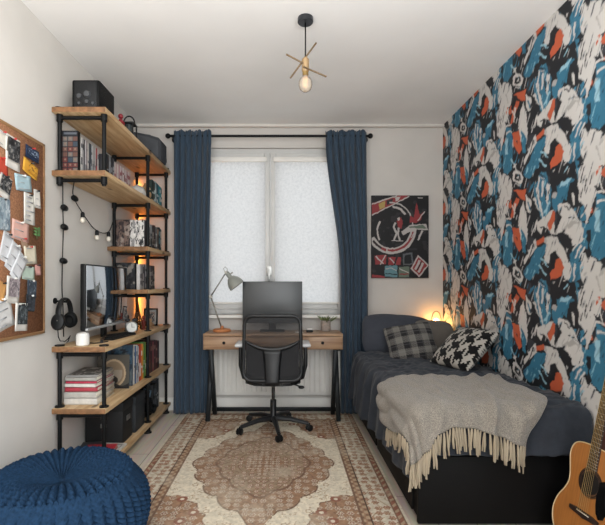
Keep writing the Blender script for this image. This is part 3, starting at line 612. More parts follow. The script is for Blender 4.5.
bm = nb(); lathe(bm, [(0, 0), (.033, 0), (.038, .005), (.039, .03), (.038, .06), (.032, .074), (.015, .08), (0, .081)], 28); obj('body', bm, mat('white_speaker_mesh', '#d6d4cf', .6, bump=.15, bs=800), t)
bm = nb(); tube(bm, [(.0, .039, .012), (.03, .075, .004), (.075, .10, .003), (.085, .17, .003)], .0035, 8); obj('cable', bm, BPL, t)
t = thing('alarm_clock', 'round silver alarm clock beside the far end of the wall monitor', 'clock', (-1.145, 3.20, .812), (0, 0, math.radians(35)))
bm = nb(); lathe(bm, [(0, -.02), (.04, -.02), (.046, -.014), (.046, .014), (.04, .02), (.036, .016), (0, .016)], 24, T(0, 0, .055) @ R(90, 'X')); obj('case', bm, STEEL, t)
bm = nb(); lathe(bm, [(0, .0165), (.036, .0165)], 24, T(0, 0, .055) @ R(90, 'X')); box(bm, (-.0015, -.019, .055), (.0015, -.0175, .082), mi=1); box(bm, (-.0015, -.019, .0535), (.02, -.0175, .0565), mi=1); obj('face', bm, [mat('clock_face', '#c8c8c4', .3), MBL], t)
for s in (-1, 1):
    bm = nb(); tube(bm, [(s*.02, 0, .02), (s*.034, 0, 0)], .005, 8); obj('leg', bm, STEEL, t)
    bm = nb(); ball(bm, (s*.026, 0, .107), (.02, .016, .013), 12); obj('bell', bm, mat('dark_bell', '#3a3c40', .3, .8), t)
t = thing('tower_model', 'small dark lattice tower model in front of the glowing corner', 'model', (-1.24, 3.62, .812))
bm = nb(); BZm = mat('bronze', '#4a3524', .45, .6)
for sx in (-1, 1):
    for sy in (-1, 1): tube(bm, [(sx*.042, sy*.042, 0), (sx*.026, sy*.026, .06), (sx*.012, sy*.012, .13), (0, 0, .26)], [.006, .005, .004, .002], 6)
for z, w in ((.06, .03), (.13, .017)): box(bm, (-w, -w, z-.003), (w, w, z+.004))
for z0, z1, w0, w1 in ((.0, .06, .042, .026), (.06, .13, .026, .012)):
    for s in (-1, 1):
        tube(bm, [(-w0, s*w0, z0), (w1, s*w1, z1)], .002, 5); tube(bm, [(w0, s*w0, z0), (-w1, s*w1, z1)], .002, 5); tube(bm, [(s*w0, -w0, z0), (s*w1, w1, z1)], .002, 5); tube(bm, [(s*w0, w0, z0), (s*w1, -w1, z1)], .002, 5)
obj('lattice', bm, BZm, t)
for (x, y, h_, colr, lab) in ((-1.17, 3.56, .115, '#6e2f28', 'small rust red figurine left of the picture frame on the shelf'), (-1.125, 3.60, .085, '#8a6a4c', 'small tan figurine nearest the picture frame on the shelf'), (-1.26, 3.44, .13, '#2b2927', 'small dark figurine at the far side of the monitor')):
    t = thing('figurine', lab, 'figurine', (x, y, .812), group='figurines on the middle board')
    fm = mat('figure_'+colr.strip('#'), colr, .4)
    bm = nb(); lathe(bm, [(0, 0), (.024, 0), (.024, .008), (.012, .012), (.016, h_*.35), (.02, h_*.55), (.01, h_*.7), (0, h_*.72)], 14); obj('body', bm, fm, t)
    bm = nb(); ball(bm, (0, 0, h_*.85), (.014, .014, h_*.15), 12); obj('head', bm, fm, t)
    bm = nb()
    for s in (-1, 1): tube(bm, [(0, s*.016, h_*.6), (.008, s*.03, h_*.45), (.02, s*.028, h_*.36)], .005, 6)
    obj('arms', bm, fm, t)
t = thing('picture_frame', 'black framed small photograph standing at the far end of the middle board', 'picture frame', (-1.20, 3.84, .815), (math.radians(-8), 0, math.radians(8)))
bm = nb(); 
for lo, hi in (((-.06, 0), (.06, .012)), ((-.06, .143), (.06, .155)), ((-.06, 0), (-.048, .155)), ((.048, 0), (.06, .155))): box(bm, (lo[0], -.008, lo[1]), (hi[0], .008, hi[1]), .002)
obj('frame', bm, MBL, t)
bm = nb(); box(bm, (-.05, -.002, .01), (.05, .004, .145)); obj('mat_board', bm, mat('grey_mat', '#8d8a86', .7), t)
art_panel('photograph', .066, .09, 71, ('#5b4c46', '#2c2a2b', '#a39082', '#3f4a4c'), t, T(0, -.003, .033))
bm = nb(); tube(bm, [(0, .005, .11), (0, .06, .005)], .004, 6); obj('strut', bm, MBL, t)
# -- b1: stack, album covers, books
def flat(name, lab, cat, x, y, z, w, l, th, col, grp, rz=0, art=None, pages=True):
    t = thing(name, lab, cat, (x, y, z), (0, 0, math.radians(rz)), grp); bm = nb()
    c_ = min(.004, th*.22); box(bm, (-w/2, -l/2, 0), (w/2, l/2, c_), .001); box(bm, (-w/2, -l/2, th-c_), (w/2, l/2, th), .001); box(bm, (-w/2, -l/2, 0), (w/2, -l/2+.003, th), .001)
    obj('cover', bm, cm(col), t)
    bm = nb(); box(bm, (-w/2+.003, -l/2+.004, c_), (w/2-.003, l/2-.004, th-c_)); obj('pages', bm, PAGES, t)
    if art:
        o = art_panel('cover_picture', w*.9, l*.9, art[0], art[1], t, T(0, -l*.45, th+.0006) @ R(-90, 'X'))
    return t
z = .443
for i, (w, l, th, col, rz, lab) in enumerate(((.235, .30, .040, '#bdb8b0', 1, 'thick white book at the bottom of the stack on the lower middle board'), (.235, .30, .038, '#a9a59e', -1, 'thick pale grey book second from the bottom of the stack'), (.23, .29, .026, '#9c3540', 2, 'red book in the middle of the stack under the white ones'), (.225, .285, .022, '#c6c1ba', -2, 'thin white book above the red book in the stack'), (.22, .28, .014, '#a82f47', 1, 'thin crimson magazine between white books in the stack'), (.225, .285, .026, '#97938d', 0, 'grey book just under the magazine on top of the stack'), (.22, .28, .010, '#8c8a87', 3, 'grey picture magazine on top of the book stack'))):
    flat('book' if 'magazine' not in lab else 'magazine', lab, 'book' if 'magazine' not in lab else 'magazine', -1.262, 2.79, z, w*.86, l*.94, th, col, 'stack of books on the lower middle board', rz, (91, ('#6f6d6a', '#3c3b3b', '#b5b0a8', '#55504c')) if i == 6 else None); z += th+.0006
t = thing('album', 'upright album with a dark arch picture leaning in front of the coloured books', 'album', (-1.225, 3.06, .443), (math.radians(-3), 0, 0))
bm = nb(); box(bm, (-.115, 0, 0), (.115, .006, .24), .001); obj('sleeve', bm, cm('#3a3b3d'), t)
gx, gy = np.meshgrid(np.linspace(0, 1, 60), np.linspace(0, 1, 60)); img = np.zeros((60, 60, 3)); img[:] = lin('#4b4740')
d = np.hypot((gx-.52)*1.1, gy-.45); img[d < .42] = lin('#a58f74'); img[(d < .36)] = lin('#7c6a55'); img[(d < .3) & (gy < .55)] = lin('#8d8172'); img[(gy < .2+.12*np.sin(gx*6))] = lin('#1f1e1e'); img[(np.hypot((gx-.5), (gy-.25)*1.4) < .16)] = lin('#26231f')
o = cmesh('cover_picture', 60, 60, np.stack([(gx-.5)*.226, np.full_like(gx, -.0008), .002+gy*.236], -1), img, vcol('printed_art', .5)); o.parent = t
t = thing('album', 'tall blue topped album standing behind the arch picture album', 'album', (-1.235, 3.14, .443), (math.radians(-2), 0, 0))
bm = nb(); box(bm, (-.12, 0, 0), (.12, .012, .30), .001); obj('sleeve', bm, cm('#33414d'), t)
art_panel('cover_picture', .23, .28, 96, ('#2e4558', '#41596a', '#23282e', '#5b6468'), t, T(0, -.0008, .01))
y = 3.175
for i, (th, hh, col, cn) in enumerate(((.018, .285, '#c9c6c0', 'white'), (.03, .28, '#4a6c9c', 'blue'), (.022, .285, '#d5d2cb', 'cream'), (.016, .28, '#8fa2b5', 'pale blue'), (.018, .27, '#d0cdc7', 'off white'), (.045, .28, '#b5452f', 'brick red'), (.03, .275, '#dc7a35', 'orange'), (.026, .275, '#d29b3a', 'amber'), (.034, .285, '#5c8c4a', 'green'), (.024, .28, '#86a34e', 'lime green'))):
    volume('book', f'tall {cn} spine book, {ORD[i]} behind the albums on the lower middle board', 'book', -1.115, y, .443, th, hh, .22, col, '#e0ddd6' if i > 4 else '#51565e', 'tall books on the lower middle board', seed=i+200); y += th+.001
y += .012
for i, (th, hh, col, cn) in enumerate(((.04, .15, '#a8734f', 'short tan'), (.05, .25, '#3a2326', 'dark maroon'), (.04, .26, '#703a40', 'wine red'), (.05, .255, '#2c2022', 'blackish'), (.045, .25, '#7d4045', 'crimson'), (.05, .26, '#3f2a30', 'plum'), (.05, .25, '#4f2629', 'oxblood'), (.05, .24, '#2b2a30', 'charcoal'))):
    if y+th > 3.93: break
    volume('book', f'{cn} spine book, {ORD[i]} past the green books on the lower middle board', 'book', -1.125, y, .443, th, hh, .18, col, '#8d6a60', 'dark books on the lower middle board', seed=i+240); y += th+.001
# -- b0: papers, boxes, cameras
flat('book', 'red paperback lying flat on white paper on the bottom board', 'book', -1.20, 2.76, .0972, .19, .21, .024, '#b92f3a', None, 6)
flat('magazine', 'white picture magazine under the red paperback on the bottom board', 'magazine', -1.22, 2.79, .085, .26, .33, .012, '#cfcac2', None, -3, (33, ('#c9c5be', '#b5b1ab', '#8b8782', '#d8d4cd')))
flat('magazine', 'dark grey magazine behind the red paperback on the bottom board', 'magazine', -1.29, 2.87, .0972, .15, .16, .01, '#3c3d40', None, 10)
def storage(lab, x, y, w, l, h, M1, latch=True):
    t = thing('storage_box', lab, 'box', (x, y, .085), group='black storage boxes on the bottom board')
    bm = nb(); box(bm, (-w/2, -l/2, 0), (w/2, l/2, h*.8), .006); obj('box_body', bm, M1, t)
    bm = nb(); box(bm, (-w/2-.004, -l/2-.004, h*.78), (w/2+.004, l/2+.004, h), .005); obj('lid', bm, M1, t)
    if latch:
        bm = nb(); box(bm, (-.02, -l/2-.012, h*.40), (.02, -l/2-.002, h*.5), .003); box(bm, (w/2, -.03, h*.5), (w/2+.008, .03, h*.62), .003); obj('label_holder', bm, STEEL, t)
storage('large matt black lidded storage box at the near end of the bottom board', -1.245, 3.05, .26, .19, .285, mat('black_card', '#161718', .65))
storage('charcoal lidded storage box second along the bottom board', -1.235, 3.285, .26, .21, .265, mat('charcoal_card', '#24272a', .65), False)
t = thing('camera', 'black camera with a grey top plate between the storage boxes and files', 'camera', (-1.17, 3.56, .085), (0, 0, math.radians(70)))
bm = nb(); box(bm, (-.075, -.03, 0), (.075, .03, .15), .012); box(bm, (-.03, -.028, .15), (.03, .028, .185), .01); obj('camera_body', bm, BT, t)
bm = nb(); lathe(bm, [(0, 0), (.042, 0), (.042, .03), (.036, .05), (.038, .07), (.03, .072), (.026, .05), (0, .05)], 24, T(0, -.03, .08) @ R(90, 'X')); obj('lens', bm, BPL, t)
bm = nb(); lathe(bm, [(0, .052), (.026, .052)], 20, T(0, -.03, .08) @ R(90, 'X')); obj('lens_glass', bm, LENS, t)
bm = nb(); tube(bm, [(-.072, 0, .14), (-.08, -.01, .2), (0, -.01, .235), (.08, -.01, .2), (.072, 0, .14)], .006, 8); obj('strap', bm, mat('blue_grey_strap', '#4d6170', .8), t)
t = thing('speaker', 'small black two-cone speaker behind the camera on the bottom board', 'speaker', (-1.20, 3.715, .085))
bm = nb(); box(bm, (-.09, -.05, 0), (.075, .05, .24), .006); obj('cabinet', bm, BPL, t)
for z, r_ in ((.08, .042), (.175, .028)):
    bm = nb(); lathe(bm, [(r_*1.15, 0), (r_*1.15, .006), (r_, .008), (r_*.4, -.004), (r_*.3, .004), (0, .006)], 24, T(.075, 0, z) @ R(90, 'Y')); obj('cone', bm, mat('cone_grey', '#3b3e42', .5), t)
y = 3.79
for i, (th, col, cn) in enumerate(((.04, '#222428', 'black'), (.045, '#2b2d31', 'charcoal'), (.02, '#a9a7a4', 'pale grey'))):
    volume('file_binder', f'{cn} upright file at the far end of the bottom board', 'file', -1.14, y, .085, th, .25, .2, col, '#8f8f8f', 'files on the bottom board', seed=i+300); y += th+.001
# ---------------------------------------------------------------- headphones on a wall hook
t = thing('wall_hook', 'small black hook on the left wall holding the headphones', 'hook', (XL, 2.60, 1.085))
bm = nb(); lathe(bm, [(0, 0), (.018, 0), (.018, .008), (0, .008)], 14, R(90, 'Y')); tube(bm, [(.004, 0, 0), (.03, .0, -.004), (.075, .0, -.006), (.085, .0, .014)], .006, 8); obj('hook', bm, BLACK, t)
hp = thing('headphones', 'black over-ear headphones hanging on the left wall by the monitor', 'headphones', (-1.332, 2.60, 1.0), (0, 0, math.radians(94)))
bm = nb(); A = [(.088*math.cos(a), 0, .0+.105*math.sin(a)) for a in [PI*i/20 for i in range(21)]]
for (p_, q_) in zip(A, A[1:]): pass
gridsurf(bm, lambda u, v: ((.088+.006*math.sin(v*2*PI))*math.cos(PI*u), .016*math.cos(v*2*PI), (.100+.006*math.sin(v*2*PI))*math.sin(PI*u)), 28, 10); obj('headband', bm, BPL, hp)
for s in (-1, 1):
    bm = nb(); lathe(bm, [(0, -.016), (.030, -.016), (.040, -.006), (.042, .006), (.036, .014), (.02, .018), (0, .018)], 24, T(s*.085, 0, -.035) @ R(s*82, 'Y') @ Matrix.Diagonal((1.2, .95, 1, 1))); obj('ear_cup', bm, BPL, hp)
    bm = nb(); lathe(bm, [(.018, -.02), (.030, -.03), (.040, -.02), (.040, -.008), (.018, -.010)], 24, T(s*.085, 0, -.035) @ R(s*82, 'Y') @ Matrix.Diagonal((1.2, .95, 1, 1))); obj('ear_pad', bm, MBL, hp)
    bm = nb(); tube(bm, [(s*.088, 0, .0), (s*.098, 0, -.03)], .006, 8); obj('yoke', bm, STEEL, hp)
bm = nb(); tube(bm, [(-.09, 0, -.08), (-.085, .0, -.12), (-.06, .0, -.15), (-.02, .0, -.155), (.02, .01, -.165), (.05, 0, -.15), (.03, -.02, -.13), (.00, -.02, -.16), (.05, .01, -.172)], .003, 8); obj('cable', bm, BPL, hp)
# ---------------------------------------------------------------- string lights
t = thing('string_lights', 'black string lights with small bulbs hanging from the upper board on the left wall', 'string lights', (-1.37, 2.6, 1.83))
def cat_curve(P, n=10):
    out = []; P = [Vector(p) for p in P]
    for i in range(len(P)-1):
        p0, p1, p2, p3 = P[max(i-1, 0)], P[i], P[i+1], P[min(i+2, len(P)-1)]
        for k in range(n):
            u = k/n; out.append(.5*((2*p1)+(p2-p0)*u+(2*p0-5*p1+4*p2-p3)*u*u+(3*p1-p0-3*p2+p3)*u**3))
    out.append(P[-1]); return out
x = -1.374
w1 = cat_curve([(x+.02, 2.62, 1.80), (x, 2.66, 1.65), (x, 2.665, 1.53), (x, 2.655, 1.33), (x, 2.65, 1.15), (x, 2.66, 1.07), (x+.0, 2.67, .86)])
w2 = cat_curve([(x+.05, 2.70, 1.83), (x, 2.79, 1.76), (x, 2.90, 1.68), (x, 3.12, 1.58), (x, 3.36, 1.60), (x+.03, 3.43, 1.80)])
bm = nb(); tube(bm, w1, .0033, 6); obj('wire', bm, BPL, t, world=True)
bm = nb(); tube(bm, w2, .0033, 6); obj('wire', bm, BPL, t, world=True)
BULB = mat('small_clear_bulb', '#d9d2c4', .1, spec=.8)
for (p, horiz) in (((x+.006, 2.665, 1.66), 1), ((x+.006, 2.665, 1.54), 1), ((x+.006, 2.655, 1.33), 1), ((x+.004, 2.80, 1.745), 1), ((x+.01, 2.90, 1.67), 0), ((x+.01, 3.12, 1.575), 0), ((x+.02, 3.30, 1.585), 0)):
    if horiz:
        M = T(*p) @ R(80, 'X')
        bm = nb(); lathe(bm, [(0, -.028), (.014, -.026), (.019, -.012), (.019, .012), (.013, .022), (0, .024)], 14, M); obj('socket', bm, BPL, t, world=True)
    else:
        bm = nb(); lathe(bm, [(0, .004), (.008, .002), (.013, -.008), (.013, -.034), (0, -.036)], 14, T(*p)); obj('socket', bm, BPL, t, world=True)
        bm = nb(); ball(bm, (p[0], p[1], p[2]-.052), (.017, .017, .021), 14); obj('bulb', bm, BULB, t, world=True)
# ---------------------------------------------------------------- cork board with papers
CORK = mat('cork', '#ad7a58', .9, var=.14, vs=120, bump=.3, bs=200)
FRM = wood('light_frame_wood', '#86633f', '#a07a54', 'Y', knots=False)
cb = thing('cork_board', 'wood framed cork pin board on the left wall', 'pin board', (XL, 2.10, .905))
bm = nb(); box(bm, (XL, 1.74, .915), (XL+.014, 2.465, 1.975)); obj('cork_panel', bm, CORK, cb, world=True)
for lo, hi in (((1.72, .905), (2.472, .922)), ((1.72, 1.971), (2.472, 1.988)), ((1.72, .905), (1.737, 1.988)), ((2.455, .905), (2.472, 1.988))):
    bm = nb(); box(bm, (XL, lo[0], lo[1]), (XL+.016, hi[0], hi[1]), .002); obj('frame_rail', bm, FRM, cb, world=True)
PIN = [mat('pin_red', '#b3302c', .3), mat('pin_black', '#1d1d1f', .3), mat('pin_white', '#e0ded8', .3)]
def card(name, lab, px, py, w, h, tilt, col, img=None, cat='note', lines=0, depth=0, grp='papers on the cork board'):
    Y = 1.378*430/(285-px); Z = 1.187+(284-py)*Y/430
    t = thing(name, lab, cat, (XL+.0155+depth, Y, Z), (math.radians(tilt), 0, 0), grp)
    bm = nb(); gridsurf(bm, lambda u, v: (.0012+.006*(abs(2*u-1)**3)*(1-v)*.6, (u-.5)*w, (v-.5)*h), 7, 5)
    pm = mat('paper_'+col.strip('#'), col, .8, var=.03, vs=30)
    o = obj('sheet', bm, pm, t); o.modifiers.new('paper_thickness', 'SOLIDIFY').thickness = .0008
    if img:
        seed, pal, (a0, a1, b0, b1) = img
        art_panel('photo_print', w*(a1-a0), h*(b1-b0), seed, pal, t, T(.0105, w*((a0+a1)/2-.5), h*(b0-.5)) @ R(90, 'Z'), nx=20, ny=24)
    if lines:
        rnd = random.Random(int(px*7+py))
        for k in range(lines):
            zz_ = h*(.36-.74*k/max(lines-1, 1)); bm = nb(); box(bm, (.0088, -w*.38, zz_-h*.018), (.0096, w*rnd.uniform(-.05, .36), zz_+h*.018)); obj('writing_line', bm, mat('ink', '#a4a6ab', .8), t)
    bm = nb(); tube(bm, [(.001, 0, h*.44), (.012, 0, h*.44)], .003, 6); ball(bm, (.015, 0, h*.44), .006, 8); obj('pin', bm, PIN[int(px+py) % 3], t)
POL = (.1, .9, .24, .92)
DKP = ('#4a4c4e', '#2b2c2e', '#8a8783', '#1d1e20')
card('photograph', 'white bordered photo with a dark car-like shape at the upper left of the cork board', 12.5, 153, .115, .165, -3, '#dcd8d0', (5, DKP, POL), 'photo')
card('card', 'dark blue card with pale blocks at the top right corner of the cork board', 32, 154, .125, .068, -4, '#22304a', (6, ('#22304a', '#22304a', '#9fb0c0', '#2c3d5a'), (.1, .9, .25, .75)), 'card')
card('ticket', 'yellow ticket pinned below the dark blue card', 30, 169, .135, .075, -14, '#d8a13a', (8, ('#d8a13a', '#d8a13a', '#8a5a2a', '#d09a34'), (.3, .9, .2, .8)), 'ticket')
card('note', 'light blue note pinned below the yellow ticket', 23, 183, .14, .085, 6, '#a9c3cb', lines=3)
card('note', 'tall white note with handwriting right of the centre of the cork board', 29, 209, .10, .165, -2, '#d8d5cd', lines=6)
card('note', 'narrow white note overlapping the light blue one at the right edge', 36, 199, .06, .10, 2, '#e0dcd4', lines=3, depth=.004)
card('card', 'red card at the left edge of the cork board', 2, 166, .075, .085, 4, '#b5432f', None, 'card')
card('photograph', 'tilted white bordered dark photo under the red card', 4, 186, .10, .115, -16, '#d9d5cd', (12, DKP, POL), 'photo')
card('photograph', 'grey blue photo print at the left edge of the cork board', 3, 214, .085, .16, 1, '#93a3ad', (14, ('#93a3ad', '#7b8c97', '#b7c0c5', '#6a7a86'), (.03, .97, .03, .97)), 'photo')
card('note', 'pink note with red writing in the middle of the cork board', 20, 231, .145, .10, -6, '#dfb3a6', lines=3)
card('note', 'cream folded note near the right edge of the cork board', 30, 255, .11, .10, 5, '#dcd3bd', lines=2)
card('note', 'small brown paper tag above the cream folded note', 24, 243, .055, .05, 10, '#a98a72')
for k, (px, py, a, w_) in enumerate(((6, 247, -18, 'top'), (12, 257, -28, 'middle'), (17, 267, -36, 'lowest'))):
    card('leaflet', f'white striped leaflet, {w_} of three fanned at the left of the cork board', px, py, .085, .15, a, '#d6d7da', lines=3, cat='leaflet', depth=.004*k)
card('note', 'pale green note under the cream folded note', 28, 273, .11, .075, -5, '#b9cbbd', lines=2)
card('note', 'small pink sticky note right of the pale green note', 37, 270, .05, .06, 4, '#cf9a92', depth=.003)
card('photograph', 'dark blue photo print low at the right edge of the cork board', 31, 289, .075, .10, -4, '#46505c', (18, ('#46505c', '#2c333c', '#77808a', '#3a434d'), (.04, .96, .04, .96)), 'photo')
card('photograph', 'black photo print overlapping the dark blue one from below', 29, 303, .075, .09, -8, '#2c2f34', (19, ('#2c2f34', '#4a5058', '#1c1e22', '#3a3f46'), (.04, .96, .04, .96)), 'photo', depth=.004)
card('photograph', 'white bordered greyish pink photo left of the dark prints', 12, 290, .105, .135, -6, '#dedad3', (22, ('#9a8f92', '#6f666c', '#b5acac', '#857a7e'), POL), 'photo', depth=.003)
card('photograph', 'white bordered dark landscape photo at the bottom of the cork board', 20, 317, .105, .145, -5, '#e0dcd5', (24, ('#3c4347', '#23282b', '#6c7376', '#2d3336'), POL), 'photo', depth=.005)
card('note', 'large white sketched sheet at the bottom left of the cork board', 4, 313, .12, .16, 14, '#d5d4d2', lines=4)
card('note', 'small orange paper at the left edge above the sketched sheet', 1, 291, .06, .09, -20, '#cf9a5e')
card('note', 'white torn sheet at the top left of the cork board', 2, 139, .09, .08, -8, '#d8d3c8', lines=2)
t = thing('leaf_sprig', 'small green leaf sprig pinned at the right edge of the cork board', 'leaf sprig', (XL+.016, 2.372, 1.465))
bm = nb(); tube(bm, [(.004, 0, .03), (.008, .004, -.03)], .0025, 6); obj('stem', bm, mat('stem_green', '#4d6138', .7), t)
for k in range(6):
    bm = nb(); a = 60*(k % 2)-30+random.uniform(-15, 15); s = 1 if k % 2 else -1
    gridsurf(bm, lambda u, v: (.006+.012*math.sin(PI*v), (u-.5)*.02*math.sin(PI*min(.98, v+.05)), .034*v), 5, 6); bmesh.ops.transform(bm, matrix=T(0, 0, .022-.008*k) @ R(s*62, 'X'), verts=bm.verts[:]); obj('leaf', bm, mat('leaf_green', '#4f7040', .6), t)
# ---------------------------------------------------------------- desk
OAK = wood('desk_oak', '#86674f', '#a98a6d', 'X', .34, knots=False)
desk = thing('desk', 'oak desk with two drawers and black X legs under the window', 'desk', (-.10, 3.83, 0))
DX0, DX1, DY0, DY1 = -.695, .492, 3.646, 3.952
bm = nb(); box(bm, (DX0, DY0, .742), (DX1, DY1, .765), .003); obj('desktop', bm, OAK, desk, world=True)
bm = nb(); box(bm, (DX0, DY0+.006, .628), (DX0+.018, DY1, .742)); box(bm, (DX1-.018, DY0+.006, .628), (DX1, DY1, .742)); box(bm, (DX0, DY0+.02, .628), (DX1, DY1, .642)); box(bm, (DX0, DY1-.015, .628), (DX1, DY1, .742)); box(bm, (-.34, DY0+.006, .628), (-.322, DY1, .742)); box(bm, (.128, DY0+.006, .628), (.146, DY1, .742)); box(bm, (-.322, DY0+.012, .63), (.128, DY0+.03, .742)); obj('carcass', bm, OAK, desk, world=True)
for a, b in ((DX0+.004, -.345), (.15, DX1-.004)):
    bm = nb(); box(bm, (a, DY0, .632), (b, DY0+.2, .738), .002); d_ = obj('drawer', bm, OAK, desk, world=True)
    bm = nb(); lathe(bm, [(0, .016), (.011, .014), (.013, .006), (.007, 0), (0, 0)], 14, T((a+b)/2, DY0, .688) @ R(90, 'X')); obj('knob', bm, MBL, d_, world=True)
DL = mat('desk_leg_black', '#26292b', .5, .3)
def bar(bm, p, q, w, d):
    p, q = Vector(p), Vector(q); ax = (q-p).normalized(); s = Vector((1, 0, 0)) if abs(ax.x) < .9 else Vector((0, 1, 0)); t_ = ax.cross(s).normalized()
    vs = []
    for e in (p, q):
        for a, b in ((-1, -1), (1, -1), (1, 1), (-1, 1)): vs.append(bm.verts.new(e+s*a*w/2+t_*b*d/2))
    for f in ((3, 2, 1, 0), (4, 5, 6, 7), (0, 1, 5, 4), (1, 2, 6, 5), (2, 3, 7, 6), (3, 0, 4, 7)): bm.faces.new([vs[i] for i in f])
for s, x in ((1, DX0+.035), (-1, DX1-.035)):
    for (ya, yb, dx) in ((DY0+.03, DY1-.06, 0), (DY1-.06, DY0+.03, .026*s)):
        bm = nb(); bar(bm, (x+dx, ya, .012), (x+dx, yb, .628), .036, .036); obj('leg', bm, DL, desk, world=True)
    bm = nb(); box(bm, (x-.014, DY0+.02, .616), (x+.04*s if s > 0 else x+.014, DY1-.02, .63)) if s > 0 else box(bm, (x-.04, DY0+.02, .616), (x+.014, DY1-.02, .63)); obj('leg_plate', bm, DL, desk, world=True)
bm = nb(); bar(bm, (DX0+.035, DY1-.06, .055), (DX1-.035, DY1-.06, .055), .03, .03); obj('stretcher', bm, DL, desk, world=True)
# desk monitor
t = thing('monitor', 'dark monitor standing in the middle of the oak desk', 'monitor', (-.113, 3.86, .765))
bm = nb(); box(bm, (-.268, -.008, .07), (.268, .022, .445), .006); obj('casing', bm, mat('monitor_shell', '#3a3d3f', .4), t)
bm = nb(); box(bm, (-.262, -.0105, .08), (.262, -.0078, .439), .0004); obj('screen', bm, mat('satin_screen', '#2d3032', .35, var=.01, spec=.7), t)
bm = nb(); box(bm, (-.03, .01, .008), (.03, .03, .2), .004); obj('stand_neck', bm, BPL, t)
bm = nb(); box(bm, (-.11, -.07, 0), (.11, .07, .01), .004); obj('stand_base', bm, BPL, t)
# desk lamp
lp = thing('desk_lamp', 'jointed metal desk lamp with a grey shade on a wooden base', 'desk lamp', (-.56, 3.82, .765))
LM = mat('lamp_metal', '#8d8a82', .35, .7); SH = mat('lamp_shade_grey', '#8e9089', .45)
bm = nb(); lathe(bm, [(0, 0), (.074, 0), (.078, .004), (.078, .018), (.072, .024), (0, .024)], 32); obj('base', bm, wood('lamp_base_wood', '#a5633a', '#c07f4f', 'X', knots=False), lp)
bm = nb(); lathe(bm, [(0, .02), (.016, .02), (.014, .05), (0, .052)], 16); obj('base_socket', bm, wood('lamp_base_wood', '', ''), lp)
J1, J2 = Vector((-.10, 0, .31)), Vector((.036, 0, .525))
bm = nb(); tube(bm, [(-.008, -.012, .045), (J1.x, -.012, J1.z)], .0045, 8); tube(bm, [(-.008, .012, .045), (J1.x, .012, J1.z)], .0045, 8); obj('lower_arm', bm, LM, lp)
bm = nb(); tube(bm, [(J1.x, -.009, J1.z), (J2.x, -.009, J2.z)], .0045, 8); tube(bm, [(J1.x, .009, J1.z), (J2.x, .009, J2.z)], .0045, 8); obj('upper_arm', bm, LM, lp)
bm = nb(); lathe(bm, [(0, -.02), (.014, -.02), (.014, .02), (0, .02)], 14, T(*J1) @ R(90, 'X')); obj('joint', bm, LM, lp)
bm = nb(); lathe(bm, [(0, -.018), (.012, -.018), (.012, .018), (0, .018)], 14, T(*J2) @ R(90, 'X')); tube(bm, [J2+Vector((-.01, 0, .0)), J2+Vector((-.022, 0, .035)), J2+Vector((-.008, 0, .05)), J2+Vector((.012, 0, .03)), J2+Vector((.01, 0, 0))], .003, 6); obj('joint', bm, LM, lp)
Msh = T(J2.x+.012, 0, J2.z-.01) @ R(-38, 'Y') @ R(180, 'X')
bm = nb(); lathe(bm, [(0, -.012), (.018, -.012), (.02, .0), (.02, .04), (.034, .048), (.055, .075), (.068, .105), (.074, .14), (.071, .14), (.064, .104), (.05, .076), (.03, .052), (0, .05)], 28, Msh); obj('lamp_shade', bm, SH, lp)
bm = nb(); ball(bm, (0, 0, .095), (.028, .028, .034), 16, Msh); obj('bulb', bm, mat('frosted_bulb', '#e8e4da', .3), lp)
bm = nb(); lathe(bm, [(0, 0), (.006, 0), (.006, .025), (0, .026)], 10, Msh @ T(.02, 0, .02) @ R(90, 'Y')); obj('switch', bm, LM, lp)
# pot plant, small boxes, mouse
t = thing('potted_succulent', 'small green succulent in a stone grey pot on the right of the desk', 'potted plant', (.365, 3.85, .765))
bm = nb(); lathe(bm, [(0, 0), (.040, 0), (.043, .004), (.045, .09), (.043, .096), (.038, .096), (.038, .08), (0, .08)], 28); obj('pot', bm, mat('stone_pot', '#8f837a', .8, var=.1, vs=60, bump=.2, bs=200), t)
bm = nb(); lathe(bm, [(0, .083), (.038, .081)], 20); obj('soil', bm, mat('soil', '#3b2f27', .95), t)
for k in range(16):
    a = k*2.4; rr = .010+.012*(k % 3); bm = nb(); h_ = .055+.02*(k % 3); tl = 18+16*(k % 3)
    gridsurf(bm, lambda u, v: ((u-.5)*.014*math.sin(PI*(.12+.86*v)), .004*math.cos((u-.5)*PI)*math.sin(PI*v)+.012*v*v, h_*v), 5, 7)
    bmesh.ops.transform(bm, matrix=T(rr*math.cos(a), rr*math.sin(a), .08) @ R(math.degrees(a)-90, 'Z') @ R(-tl, 'X'), verts=bm.verts[:])
    o = obj('leaf', bm, mat('succulent_green', '#66734a', .6, var=.15, vs=30), t); o.modifiers.new('thick', 'SOLIDIFY').thickness = .003
t = thing('earbud_case', 'small black earbud case with a white top on the desk', 'earbud case', (.215, 3.76, .765))
bm = nb(); box(bm, (-.03, -.022, 0), (.03, .022, .022), .007); obj('case', bm, BPL, t)
bm = nb(); box(bm, (-.024, -.018, .0225), (.024, .018, .034), .006); obj('lid', bm, mat('white_plastic', '#dcdad6', .35), t)
bm = nb(); box(bm, (.09, 3.70, .765), (.155, 3.80, .772), .003); o = obj('notepad', bm, PAPERW, loc=(.12, 3.75, .765), world=True); tag(o, 'small white notepad lying on the desk behind the chair', 'notepad')
